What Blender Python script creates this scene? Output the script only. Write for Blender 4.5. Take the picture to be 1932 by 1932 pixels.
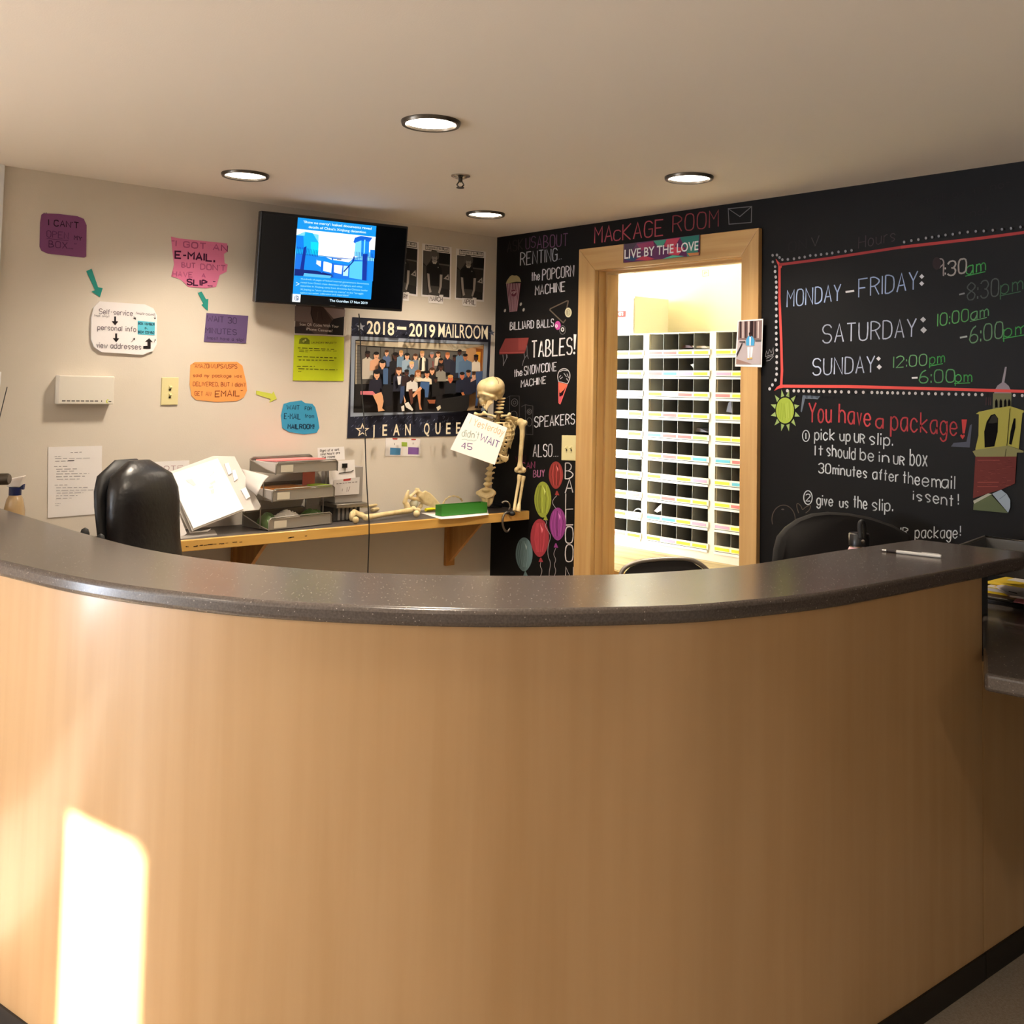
import bpy, bmesh, math, random
from mathutils import Vector, Matrix
random.seed(7)
for _o in list(bpy.data.objects): bpy.data.objects.remove(_o)
SC = bpy.context.scene
COL = SC.collection
# ------------------------------------------------------------------ camera
F_PX, CY_PX, PITCH, ROLL, YAW, EYE = 1953.56, 622.0, 0.05484, -0.02061, 0.84874, 1.52
RA = Vector((math.cos(YAW), -math.sin(YAW), 0))      # room x axis seen from the camera frame
RB = Vector((math.sin(YAW), math.cos(YAW), 0))
def c2w(v): return Vector((v.dot(RA), v.dot(RB), v.z))
_r = Vector((1, 0, 0)); _f = Vector((0, math.cos(PITCH), math.sin(PITCH))); _d = _f.cross(_r)
_r2 = _r*math.cos(ROLL) + _d*math.sin(ROLL); _d2 = _d*math.cos(ROLL) - _r*math.sin(ROLL)
CR, CD, CF = c2w(_r2), c2w(_d2), c2w(_f)
FWD = c2w(Vector((0, 1, 0))); RGT = c2w(Vector((1, 0, 0))); UP = Vector((0, 0, 1))
CAM = Vector((0, 0, EYE))
cam = bpy.data.cameras.new('camera'); camo = bpy.data.objects.new('camera', cam); COL.objects.link(camo)
camo.matrix_world = Matrix(((CR.x, -CD.x, -CF.x, 0), (CR.y, -CD.y, -CF.y, 0), (CR.z, -CD.z, -CF.z, EYE), (0, 0, 0, 1)))
cam.sensor_fit = 'HORIZONTAL'; cam.sensor_width = 36.0; cam.lens = F_PX*36/1932
cam.shift_x = 0; cam.shift_y = -(966-CY_PX)/1932; cam.clip_start = 0.05
SC.camera = camo
# ------------------------------------------------------------------ world, sun, exposure
SC.view_settings.view_transform = 'Standard'; SC.view_settings.look = 'None'
SC.view_settings.gamma = 1.0; SC.view_settings.use_curve_mapping = False
SC.view_settings.exposure = 0.45
W = bpy.data.worlds.new('sky'); SC.world = W; W.use_nodes = True
W.node_tree.nodes['Background'].inputs[0].default_value = (0.80, 0.88, 1.0, 1)
W.node_tree.nodes['Background'].inputs[1].default_value = 22.0
LAMP_E = 62.0; LENS_E = 12.0
sun = bpy.data.lights.new('sun', 'SUN'); sun.energy = 70.0; sun.angle = math.radians(0.6); sun.color = (1.0, 0.95, 0.88)
suno = bpy.data.objects.new('sun', sun); COL.objects.link(suno)
SUN_DIR = Vector((0.30, 0.954, -0.30)).normalized()
suno.rotation_euler = (-SUN_DIR).to_track_quat('Z', 'Y').to_euler()
# ------------------------------------------------------------------ pixel -> place helpers
CX, CYW, CEIL = -4.1658, 3.5502, EYE+0.79
def ray(px, py): return (CR*((px-966)/F_PX) + CD*((py-CY_PX)/F_PX) + CF)
def onL(px, py, d=0.0):
    r = ray(px, py); return CAM + r*((CX+d)/r.x)
def onR(px, py, d=0.0):
    r = ray(px, py); return CAM + r*((CYW-d)/r.y)
def onY(px, py, y):
    r = ray(px, py); return CAM + r*(y/r.y)
def atz(px, py, z):
    r = ray(px, py); return CAM + r*((z-EYE)/r.z)
def atd(px, py, D):
    r = ray(px, py); return CAM + r*(D/r.dot(FWD))
def onP(px, py, p, n):
    r = ray(px, py); return CAM + r*((p-CAM).dot(n)/r.dot(n))
def CW(x, d): 
    v = RGT*x + FWD*d; return Vector((v.x, v.y, 0))
def Z(ox, oy, s): return lambda L: [(ox+x/s, oy+y/s) for x, y in L]
# ------------------------------------------------------------------ materials
def lin(c):
    f = lambda v: (v/255/12.92) if v/255 <= 0.04045 else ((v/255+0.055)/1.055)**2.4
    return tuple(f(v) for v in c[:3])
def rgba(c): return lin(c)+(1.0,)
MATS = {}
def mat(name, col, rough=0.6, metal=0.0, spec=0.5, coat=0.0, coatr=0.1, noise=None, bump=None, stretch=(1, 1, 1), trans=0.0, alpha=1.0, emis=None):
    if name in MATS: return MATS[name]
    m = bpy.data.materials.new(name); m.use_nodes = True; nt = m.node_tree; b = nt.nodes['Principled BSDF']
    b.inputs['Base Color'].default_value = rgba(col); b.inputs['Roughness'].default_value = rough
    b.inputs['Metallic'].default_value = metal; b.inputs['Specular IOR Level'].default_value = spec
    b.inputs['Coat Weight'].default_value = coat; b.inputs['Coat Roughness'].default_value = coatr
    b.inputs['Transmission Weight'].default_value = trans; b.inputs['Alpha'].default_value = alpha
    if emis: b.inputs['Emission Color'].default_value = rgba(emis[0]); b.inputs['Emission Strength'].default_value = emis[1]
    if noise or bump:
        tc = nt.nodes.new('ShaderNodeTexCoord'); mp = nt.nodes.new('ShaderNodeMapping'); mp.inputs['Scale'].default_value = stretch
        nt.links.new(tc.outputs['Object'], mp.inputs['Vector'])
    if noise:
        col2, sc, lo, hi = noise
        n = nt.nodes.new('ShaderNodeTexNoise'); n.inputs['Scale'].default_value = sc; n.inputs['Detail'].default_value = 5
        r = nt.nodes.new('ShaderNodeValToRGB'); r.color_ramp.elements[0].position = lo; r.color_ramp.elements[1].position = hi
        r.color_ramp.elements[0].color = rgba(col); r.color_ramp.elements[1].color = rgba(col2)
        nt.links.new(mp.outputs[0], n.inputs['Vector']); nt.links.new(n.outputs['Fac'], r.inputs[0]); nt.links.new(r.outputs[0], b.inputs['Base Color'])
    if bump:
        sc, st = bump
        n2 = nt.nodes.new('ShaderNodeTexNoise'); n2.inputs['Scale'].default_value = sc; bp = nt.nodes.new('ShaderNodeBump'); bp.inputs['Strength'].default_value = st; bp.inputs['Distance'].default_value = 0.01
        nt.links.new(mp.outputs[0], n2.inputs['Vector']); nt.links.new(n2.outputs['Fac'], bp.inputs['Height']); nt.links.new(bp.outputs[0], b.inputs['Normal'])
    MATS[name] = m; return m
def attrmat(name, rough, spec=0.5, emis=0.0):
    m = bpy.data.materials.new(name); m.use_nodes = True; nt = m.node_tree; b = nt.nodes['Principled BSDF']
    a = nt.nodes.new('ShaderNodeAttribute'); a.attribute_name = 'ink'
    b.inputs['Roughness'].default_value = rough; b.inputs['Specular IOR Level'].default_value = spec
    if emis:
        b.inputs['Base Color'].default_value = (0.01, 0.01, 0.01, 1)
        nt.links.new(a.outputs['Color'], b.inputs['Emission Color']); b.inputs['Emission Strength'].default_value = emis
    else: nt.links.new(a.outputs['Color'], b.inputs['Base Color'])
    MATS[name] = m; return m
attrmat('printed_paper', 0.75, 0.3); attrmat('chalk', 0.95, 0.1); attrmat('glossy_print', 0.3, 0.4); attrmat('lit_screen', 0.3, 0.4, 1.0)
def grain(name, c1, c2, c3, axis, scale=1.0, rough=0.45, coat=0.0, coatr=0.15, spec=0.4):
    """wood: long streaks along one axis plus broad tone variation"""
    m = bpy.data.materials.new(name); m.use_nodes = True; nt = m.node_tree; b = nt.nodes['Principled BSDF']
    tc = nt.nodes.new('ShaderNodeTexCoord'); mp = nt.nodes.new('ShaderNodeMapping')
    s = [26*scale]*3; s[axis] = 1.3*scale; mp.inputs['Scale'].default_value = s
    n = nt.nodes.new('ShaderNodeTexNoise'); n.inputs['Scale'].default_value = 1.0; n.inputs['Detail'].default_value = 6
    r = nt.nodes.new('ShaderNodeValToRGB'); r.color_ramp.elements[0].position = 0.34; r.color_ramp.elements[1].position = 0.66
    r.color_ramp.elements[0].color = rgba(c1); r.color_ramp.elements[1].color = rgba(c2)
    mp2 = nt.nodes.new('ShaderNodeMapping'); s2 = [2.6*scale]*3; s2[axis] = 0.5*scale; mp2.inputs['Scale'].default_value = s2
    n2 = nt.nodes.new('ShaderNodeTexNoise'); n2.inputs['Scale'].default_value = 1.0; n2.inputs['Detail'].default_value = 3
    r2 = nt.nodes.new('ShaderNodeValToRGB'); r2.color_ramp.elements[0].position = 0.45; r2.color_ramp.elements[1].position = 0.7
    mx = nt.nodes.new('ShaderNodeMix'); mx.data_type = 'RGBA'
    nt.links.new(tc.outputs['Object'], mp.inputs[0]); nt.links.new(tc.outputs['Object'], mp2.inputs[0])
    nt.links.new(mp.outputs[0], n.inputs['Vector']); nt.links.new(mp2.outputs[0], n2.inputs['Vector'])
    nt.links.new(n.outputs['Fac'], r.inputs[0]); nt.links.new(n2.outputs['Fac'], r2.inputs[0])
    sc = nt.nodes.new('ShaderNodeMath'); sc.operation = 'MULTIPLY'; sc.inputs[1].default_value = 0.45
    nt.links.new(r2.outputs[0], sc.inputs[0]); nt.links.new(sc.outputs[0], mx.inputs[0]); nt.links.new(r.outputs[0], mx.inputs[6]); mx.inputs[7].default_value = rgba(c3)
    nt.links.new(mx.outputs[2], b.inputs['Base Color'])
    b.inputs['Roughness'].default_value = rough; b.inputs['Coat Weight'].default_value = coat; b.inputs['Coat Roughness'].default_value = coatr; b.inputs['Specular IOR Level'].default_value = spec
    MATS[name] = m; return m
# ------------------------------------------------------------------ mesh builder
class MB:
    def __init__(s): s.v = []; s.f = []; s.c = []
    def add(s, vs, fs, col=None):
        n = len(s.v); s.v += [Vector(p) for p in vs]
        for f in fs: s.f.append([n+i for i in f]); s.c.append(col)
        return s
    def box(s, a, b, col=None):
        x0, y0, z0 = a; x1, y1, z1 = b
        return s.add([(x0,y0,z0),(x1,y0,z0),(x1,y1,z0),(x0,y1,z0),(x0,y0,z1),(x1,y0,z1),(x1,y1,z1),(x0,y1,z1)], [(0,3,2,1),(4,5,6,7),(0,1,5,4),(1,2,6,5),(2,3,7,6),(3,0,4,7)], col)
    def obox(s, c, ax, ay, az, hx, hy, hz, col=None):
        c = Vector(c); X, Y, Zv = Vector(ax)*hx, Vector(ay)*hy, Vector(az)*hz
        P = [c-X-Y-Zv, c+X-Y-Zv, c+X+Y-Zv, c-X+Y-Zv, c-X-Y+Zv, c+X-Y+Zv, c+X+Y+Zv, c-X+Y+Zv]
        return s.add(P, [(0,3,2,1),(4,5,6,7),(0,1,5,4),(1,2,6,5),(2,3,7,6),(3,0,4,7)], col)
    def prism(s, pts, off, col=None):
        pts = [Vector(p) for p in pts]; n = len(pts); off = Vector(off)
        return s.add(pts+[p+off for p in pts], [list(range(n))[::-1], list(range(n, 2*n))]+[(i, (i+1) % n, n+(i+1) % n, n+i) for i in range(n)], col)
    def tube(s, pts, r, n=10, cap=True, col=None, flat=None):
        pts = [Vector(p) for p in pts]; k = len(pts); R = r if isinstance(r, (list, tuple)) else [r]*k
        vs = []; fs = []; u = None
        for i, p in enumerate(pts):
            t = (pts[min(i+1, k-1)]-pts[max(i-1, 0)]).normalized()
            if u is None: u = t.cross(UP if abs(t.z) < 0.9 else Vector((1, 0, 0))).normalized()
            else: u = (u-t*u.dot(t)).normalized()
            w = t.cross(u); fl = flat or 1.0
            for j in range(n):
                a = 2*math.pi*j/n; vs.append(p+u*math.cos(a)*R[i]+w*math.sin(a)*R[i]*fl)
        for i in range(k-1):
            for j in range(n): fs.append((i*n+j, i*n+(j+1) % n, (i+1)*n+(j+1) % n, (i+1)*n+j))
        if cap: fs += [list(range(n))[::-1], list(range((k-1)*n, k*n))]
        return s.add(vs, fs, col)
    def lathe(s, prof, c, n=24, axis=None, col=None):
        c = Vector(c); ax = Vector(axis or UP).normalized(); u = ax.cross(Vector((1, 0, 0)) if abs(ax.x) < 0.9 else Vector((0, 1, 0))).normalized(); w = ax.cross(u)
        vs = []; fs = []; k = len(prof)
        for r, z in prof:
            for j in range(n):
                a = 2*math.pi*j/n; vs.append(c+ax*z+u*math.cos(a)*r+w*math.sin(a)*r)
        for i in range(k-1):
            for j in range(n): fs.append((i*n+j, i*n+(j+1) % n, (i+1)*n+(j+1) % n, (i+1)*n+j))
        if prof[0][0] > 1e-5: fs.append(list(range(n))[::-1])
        if prof[-1][0] > 1e-5: fs.append(list(range((k-1)*n, k*n)))
        return s.add(vs, fs, col)
    def ell(s, c, ax, ay, az, rx, ry, rz, nu=18, nv=12, col=None):
        c = Vector(c); X, Y, Zv = Vector(ax).normalized()*rx, Vector(ay).normalized()*ry, Vector(az).normalized()*rz; vs = [c+Zv]; fs = []
        for i in range(1, nv):
            t = math.pi*i/nv
            for j in range(nu):
                a = 2*math.pi*j/nu; vs.append(c+X*math.sin(t)*math.cos(a)+Y*math.sin(t)*math.sin(a)+Zv*math.cos(t))
        vs.append(c-Zv); L = len(vs)-1
        for j in range(nu):
            fs.append((0, 1+j, 1+(j+1) % nu)); fs.append((L, 1+(nv-2)*nu+(j+1) % nu, 1+(nv-2)*nu+j))
            for i in range(nv-2): fs.append((1+i*nu+j, 1+(i+1)*nu+j, 1+(i+1)*nu+(j+1) % nu, 1+i*nu+(j+1) % nu))
        return s.add(vs, fs, col)
    def ball(s, c, r, col=None): return s.ell(c, (1,0,0), (0,1,0), (0,0,1), r, r, r, 14, 9, col)
    def base(s):
        x = [p.x for p in s.v]; y = [p.y for p in s.v]; z = [p.z for p in s.v]
        return Vector(((min(x)+max(x))/2, (min(y)+max(y))/2, min(z)))
def taper(P, rs):
    n = len(P); return [rs[min(int(i*len(rs)/n), len(rs)-1)] for i in range(n)]
ORG = {}
def obj(name, mb, m, parent=None, smooth=None, bevel=None, remesh=None, subd=None, label=None, kind=None, recalc=True, mats=None):
    o0 = ORG[parent.name] if parent else mb.base()
    me = bpy.data.meshes.new(name); me.from_pydata([p-o0 for p in mb.v], [], mb.f)
    if any(c is not None for c in mb.c):
        at = me.color_attributes.new('ink', 'FLOAT_COLOR', 'CORNER'); k = 0
        buf = []
        for f, c in zip(mb.f, mb.c):
            cc = rgba(c or (128, 128, 128))
            for _ in f: buf += cc
        at.data.foreach_set('color', buf)
    if recalc:
        bm = bmesh.new(); bm.from_mesh(me); bmesh.ops.recalc_face_normals(bm, faces=bm.faces); bm.to_mesh(me); bm.free()
    o = bpy.data.objects.new(name, me); COL.objects.link(o)
    me.materials.append(MATS[m] if isinstance(m, str) else m)
    if parent: o.parent = parent; ORG[o.name] = o0
    else: o.location = o0; ORG[o.name] = o0
    if smooth is not None and not remesh:
        for p in me.polygons: p.use_smooth = True
        me.set_sharp_from_angle(angle=math.radians(smooth))
    if remesh:
        md = o.modifiers.new('remesh', 'REMESH'); md.mode = 'VOXEL'; md.voxel_size = remesh; md.use_smooth_shade = True
        sm = o.modifiers.new('smooth', 'SMOOTH'); sm.factor = 0.5; sm.iterations = 3
    if subd:
        md = o.modifiers.new('subd', 'SUBSURF'); md.levels = subd; md.render_levels = subd
    if bevel:
        md = o.modifiers.new('bevel', 'BEVEL'); md.width = bevel; md.segments = 3; md.limit_method = 'ANGLE'; md.angle_limit = math.radians(40)
    if label: o['label'] = label
    if kind: o['kind'] = kind
    return o
def tag(o, label, cat, group=None):
    o['label'] = label; o['category'] = cat
    if group: o['group'] = group
    return o
def thing(name, loc, label, cat, group=None):
    o = bpy.data.objects.new(name, None); COL.objects.link(o); o.location = Vector(loc); o.empty_display_size = 0.05
    ORG[o.name] = Vector(loc); return tag(o, label, cat, group)
def solo(name, mb, m, label, cat, group=None, **k): return tag(obj(name, mb, m, **k), label, cat, group)
# ------------------------------------------------------------------ lettering
GL = {
'A':"022842 1434",'B':"0208 ~082837362505 ~052544432202",'C':"~4738180703123243",'D':"0208 ~082847432202",'E':"48080242 0535",'F':"480802 0535",
'G':"~4738180703123243 434525",'H':"0802 4842 0545",'I':"0802",'J':"~3833221203",'K':"0802 480542",'L':"080242",'M':"0208254842",'N':"02084248",
'O':"~180703123243473818",'P':"0208 ~082847462505",'Q':"~180703123243473818 2442",'R':"0208 ~082847462505 2542",'S':"~473818070615354443321203",
'T':"0848 2822",'U':"~080312324348",'V':"082248",'W':"0812365268",'X':"0842 4802",'Y':"0825 482522",'Z':"08480242",
'0':"~180703123243473818",'1':"0802",'2':"~0718384746 460242",'3':"~07183847463525 ~25354443321203",'4':"380444 3832",'5':"480805 ~05354443321203",
'6':"~3817040312324344351504",'7':"084822",'8':"~2807062544433212030425464728",'9':"~46251506071838474642",
'a':"~36160503122234 3632",'b':"0802 ~0516263533221203",'c':"~3526160503122233",'d':"3832 ~3526160503122233",'e':"~04343526160503122233",'f':"~281712 0626",
'g':"~3526160503122233 ~3631201001",'h':"0802 ~0516263532",'i':"0602 0807",'j':"~161100 1817",'k':"0802 360432",'l':"0802",'m':"0602 ~05162522 ~25364542",'n':"0602 ~0516263532",
'o':"~160503122233352616",'p':"0600 ~0516263533221203",'q':"~3526160503122233 3630",'r':"0602 ~051626",'s':"~3526160514332212 12",'t':"1812 0626",'u':"~0603122233 3632",
'v':"061226",'w':"0612253246",'x':"0632 3602",'y':"0613 3600",'z':"06360232",'!':"0804 0302",'.':"0302",',':"0301",':':"0605 0302","'":"0807",'"':"0807 1817",'-':"0525",'/':"0238",'(':"~180602"  ,')':"~081602",'&':"42071827030212 44"}
GW = {'I':0,'1':0,'i':0,'l':0,'!':0,'.':0,',':0,':':0,"'":0,'"':1,'-':2,'W':6,'r':2,'f':2,'t':2,'v':2,'j':1,'(':1,')':1,' ':2}
def chaikin(P, n=2):
    for _ in range(n):
        Q = [P[0]]
        for a, b in zip(P, P[1:]): Q += [(a[0]*.75+b[0]*.25, a[1]*.75+b[1]*.25), (a[0]*.25+b[0]*.75, a[1]*.25+b[1]*.75)]
        P = Q+[P[-1]]
    return P
def strokes(text):
    x = 0.0; out = []
    for ch in text:
        w = GW.get(ch, 4 if (ch.isupper() or ch.isdigit()) else 3)
        if ch in GL:
            for tk in GL[ch].split():
                sm = tk[0] == '~'; tk = tk.lstrip('~'); P = [(int(tk[i])+x, int(tk[i+1])-2) for i in range(0, len(tk)-1, 2)]
                if len(P) > 1: out.append(chaikin(P) if sm else P)
        x += w+1.5
    return out, max(x-1.5, 0.6)
FONT = {}
def fontmesh(text, bold=0.0):
    key = (text, bold)
    if key not in FONT:
        cu = bpy.data.curves.new('lettering', 'FONT'); cu.body = text; cu.size = 1.0; cu.offset = bold; cu.resolution_u = 3; cu.fill_mode = 'FRONT'
        o = bpy.data.objects.new('lettering', cu); COL.objects.link(o); dg = bpy.context.evaluated_depsgraph_get(); me = o.evaluated_get(dg).to_mesh()
        V = [(p.co.x, p.co.y) for p in me.vertices]; Fc = [list(p.vertices) for p in me.polygons]
        o.evaluated_get(dg).to_mesh_clear(); bpy.data.objects.remove(o); bpy.data.curves.remove(cu)
        FONT[key] = (V, Fc)
    return FONT[key]
class Art:
    """flat marks laid on a surface: fn maps photo-plane coordinates to the surface, nrm points out of it"""
    def __init__(s, fn, nrm, eps=0.00025, start=0.0004):
        s.mb = MB(); s.fn = fn; s.n = Vector(nrm).normalized(); s.eps = eps; s.h = start
    def poly(s, P, col, up=True):
        o = s.n*s.h; s.mb.add([s.fn(x, y)+o for x, y in P], [list(range(len(P)))], col)
        if up: s.h += s.eps
        return s
    def ell(s, x, y, rx, ry, col, n=20, rot=0.0, a0=0, a1=360):
        c, sn = math.cos(rot), math.sin(rot); P = []
        for i in range(n+(0 if a1-a0 >= 360 else 1)):
            t = math.radians(a0+(a1-a0)*i/n); X, Y = rx*math.cos(t), ry*math.sin(t); P.append((x+X*c-Y*sn, y+X*sn+Y*c))
        return s.poly(P, col)
    def line(s, P, w, col, jit=0.0, up=True):
        if jit: P = [(x+random.uniform(-jit, jit), y+random.uniform(-jit, jit)) for x, y in P]
        P = [p for i, p in enumerate(P) if i == 0 or math.hypot(p[0]-P[i-1][0], p[1]-P[i-1][1]) > 1e-6]
        if len(P) < 2: return s
        L = []; R = []; k = len(P)
        for i in range(k):
            d1 = (P[i][0]-P[i-1][0], P[i][1]-P[i-1][1]) if i else None
            d2 = (P[i+1][0]-P[i][0], P[i+1][1]-P[i][1]) if i < k-1 else None
            def nm(d):
                l = math.hypot(*d); return (-d[1]/l, d[0]/l)
            if d1 and d2:
                a, b = nm(d1), nm(d2); m = (a[0]+b[0], a[1]+b[1]); l = math.hypot(*m)
                if l < 0.3: n = a; k2 = 1
                else: n = (m[0]/l, m[1]/l); k2 = min(1/max(n[0]*a[0]+n[1]*a[1], 0.35), 1.6)
            else: n = nm(d1 or d2); k2 = 1
            ww = w*0.5*k2*(random.uniform(0.88, 1.12) if jit else 1)
            L.append((P[i][0]+n[0]*ww, P[i][1]+n[1]*ww)); R.append((P[i][0]-n[0]*ww, P[i][1]-n[1]*ww))
        o = s.n*s.h; V = [s.fn(x, y)+o for x, y in L+R]
        s.mb.add(V, [(i, i+1, k+i+1, k+i) for i in range(k-1)], col)
        if up: s.h += s.eps*0.25
        return s
    def hand(s, text, p0, p1, h, col, w=1.6, jit=0.25, up=None):
        """hand lettering from baseline start p0 to baseline end p1, capital height h"""
        st, W_ = strokes(text); dx, dy = (p1[0]-p0[0])/W_, (p1[1]-p0[1])/W_; ux, uy = up or (0.02, -1)
        for P in st:
            Q = [(p0[0]+x*dx+ux*y*h/6, p0[1]+x*dy+uy*y*h/6) for x, y in P]
            k_ = random.uniform(0.88, 1.06); c = tuple(min(255, v*k_) for v in col)
            s.line(Q, w, c, jit, up=False)
        s.h += s.eps*0.3
        return s
    def type(s, text, p0, p1, h, col, bold=0.0, up=None):
        """printed lettering fitted between p0 and p1"""
        V, Fc = fontmesh(text, bold)
        if not V: return s
        x0 = min(v[0] for v in V); x1 = max(v[0] for v in V); L = x1-x0; dx, dy = (p1[0]-p0[0])/L, (p1[1]-p0[1])/L; ux, uy = up or (0.02, -1)
        k = h/0.72; o = s.n*s.h
        s.mb.add([s.fn(p0[0]+(x-x0)*dx+ux*y*k, p0[1]+(x-x0)*dy+uy*y*k)+o for x, y in V], Fc, col); s.h += s.eps
        return s
    def scrib(s, p0, p1, h, col, n=7, w=0.8):
        """a line of writing too small to read: short word strokes"""
        x = 0.0
        while x < 1:
            l = random.uniform(0.5, 1.5)/n; a, b = x, min(x+l, 1)
            s.line([(p0[0]+(p1[0]-p0[0])*a, p0[1]+(p1[1]-p0[1])*a-h/2), (p0[0]+(p1[0]-p0[0])*b, p0[1]+(p1[1]-p0[1])*b-h/2)], w, col, up=False); x = b+0.35/n
        s.h += s.eps*0.3
        return s
    def put(s, name, m, parent=None, **k): return obj(name, s.mb, m, parent, recalc=False, **k)
LN, RN = Vector((1, 0, 0)), Vector((0, -1, 0))
def artL(d=0.0): return Art(lambda x, y: onL(x, y, d), LN)
def artR(d=0.0): return Art(lambda x, y: onR(x, y, d), RN)
import numpy as np
# ------------------------------------------------------------------ room materials
mat('wall_paint', (218, 209, 196), 0.7, spec=0.25, noise=((215, 206, 192), 3.0, 0.4, 0.7), bump=(180, 0.04))
mat('ceiling_paint', (232, 222, 208), 0.8, spec=0.2, bump=(220, 0.04))
mat('blackboard_paint', (15, 14, 15), 0.55, spec=0.18, noise=((20, 19, 20), 2.2, 0.35, 0.75))
mat('backroom_paint', (232, 222, 190), 0.7, spec=0.2)
mat('carpet', (150, 138, 122), 0.95, spec=0.1, noise=((170, 158, 142), 160, 0.3, 0.7), bump=(300, 0.4))
mat('white_trim', (226, 226, 228), 0.45)
grain('door_pine', (206, 168, 112), (190, 148, 92), (214, 180, 128), 2, 1.2, 0.38, coat=0.25, coatr=0.25)
grain('door_pine_across', (206, 168, 112), (190, 148, 92), (214, 180, 128), 0, 1.2, 0.38, coat=0.25, coatr=0.25)
grain('maple', (190, 153, 108), (183, 145, 99), (198, 162, 118), 2, 0.9, 0.36, coat=0.55, coatr=0.16)
mat('rubber_base', (24, 18, 14), 0.5)
def speckled(name):
    m = bpy.data.materials.new(name); m.use_nodes = True; nt = m.node_tree; b = nt.nodes['Principled BSDF']
    tc = nt.nodes.new('ShaderNodeTexCoord'); v = nt.nodes.new('ShaderNodeTexVoronoi'); v.inputs['Scale'].default_value = 115
    r = nt.nodes.new('ShaderNodeValToRGB'); r.color_ramp.elements[0].position = 0.10; r.color_ramp.elements[1].position = 0.17
    r.color_ramp.elements[0].color = rgba((176, 166, 156)); r.color_ramp.elements[1].color = (0, 0, 0, 1)
    n = nt.nodes.new('ShaderNodeTexNoise'); n.inputs['Scale'].default_value = 240; n.inputs['Detail'].default_value = 3
    r2 = nt.nodes.new('ShaderNodeValToRGB'); r2.color_ramp.elements[0].color = rgba((78, 70, 65)); r2.color_ramp.elements[1].color = rgba((96, 87, 81)); r2.color_ramp.elements[0].position = .35; r2.color_ramp.elements[1].position = .7
    v2 = nt.nodes.new('ShaderNodeTexVoronoi'); v2.inputs['Scale'].default_value = 115
    wn = nt.nodes.new('ShaderNodeMath'); wn.operation = 'GREATER_THAN'; wn.inputs[1].default_value = 0.55
    sep = nt.nodes.new('ShaderNodeSeparateColor'); mx = nt.nodes.new('ShaderNodeMix'); mx.data_type = 'RGBA'; mu = nt.nodes.new('ShaderNodeMath'); mu.operation = 'MULTIPLY'
    bw = nt.nodes.new('ShaderNodeRGBToBW')
    for t in (v, v2, n): nt.links.new(tc.outputs['Object'], t.inputs['Vector'])
    nt.links.new(v.outputs['Distance'], r.inputs[0]); nt.links.new(r.outputs[0], bw.inputs[0]); nt.links.new(v2.outputs['Color'], sep.inputs[0]); nt.links.new(sep.outputs[0], wn.inputs[0])
    nt.links.new(bw.outputs[0], mu.inputs[0]); nt.links.new(wn.outputs[0], mu.inputs[1])
    nt.links.new(n.outputs['Fac'], r2.inputs[0]); nt.links.new(mu.outputs[0], mx.inputs[0]); nt.links.new(r2.outputs[0], mx.inputs[6]); mx.inputs[7].default_value = rgba((222, 212, 200))
    nt.links.new(mx.outputs[2], b.inputs['Base Color']); b.inputs['Roughness'].default_value = 0.22; b.inputs['Specular IOR Level'].default_value = 0.62
    MATS[name] = m
speckled('solid_surface')
def st(name, mb, m, parent=None, **k):
    o = obj(name, mb, m, parent, **k)
    if not parent: o['kind'] = 'structure'
    return o
T = 0.13; XE, YS = 3.4, -4.2; YB = CYW+T          # east side, lobby side, mail-room side of the blackboard wall
pj = 0.026                                        # casing thickness
UJ0, UJ1, ZH = onR(1121, 600, pj).x+.004, onR(1397.5, 600, pj).x-.004, onR(1260, 496, pj).z-.004   # doorway
st('floor', MB().box((CX-0.1, YS-0.1, -0.08), (XE+0.1, 4.75, 0)), 'carpet')
st('ceiling', MB().box((CX-0.13, YS-0.13, CEIL), (XE+0.13, YB, CEIL+0.1)), 'ceiling_paint')
# left wall: solid beside the desk, tall sidelights in the lobby part that let the sun and the sky in
SL = [(-3.7, -1.7)]; SLZ = [(0.30, 1.86)]
wl = MB(); ys = sorted(SL); edges = [YS-0.1]
for (a, b) in ys: edges += [a, b]
edges.append(YB+0.0)
for i in range(0, len(edges), 2): wl.box((CX-T, edges[i], 0), (CX, edges[i+1], CEIL))
for (a, b), (z0, z1) in zip(SL, SLZ): wl.box((CX-T, a, 0), (CX, b, z0)); wl.box((CX-T, a, z1), (CX, b, CEIL))
wall_left = st('wall_left', wl, 'wall_paint')
mat('window_glass', (250, 252, 255), 0.02, trans=1.0, spec=0.3); mat('bronze_frame', (60, 52, 46), 0.4, 0.6)
for k, ((a, b), (z0, z1)) in enumerate(zip(SL, SLZ)):
    w = bpy.data.objects.new('window_%d' % (k+1), None); COL.objects.link(w); w.location = (CX-T/2, (a+b)/2, z0); w['kind'] = 'structure'; ORG[w.name] = w.location.copy()
    fr = MB(); e = 0.02
    fr.box((CX-T+.03, a, z0), (CX-.03, a+e, z1)); fr.box((CX-T+.03, b-e, z0), (CX-.03, b, z1)); fr.box((CX-T+.03, a+e, z0), (CX-.03, b-e, z0+e)); fr.box((CX-T+.03, a+e, z1-e), (CX-.03, b-e, z1))
    obj('window_frame', fr, 'bronze_frame', w)
    pl = bpy.data.lights.new('window_portal', 'AREA'); pl.shape = 'RECTANGLE'; pl.size = z1-z0; pl.size_y = b-a; pl.cycles.is_portal = True
    po = bpy.data.objects.new('window_portal', pl); COL.objects.link(po); po.location = (CX-T-.01, (a+b)/2, (z0+z1)/2); po.rotation_euler = (0, -math.pi/2, 0)
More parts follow.
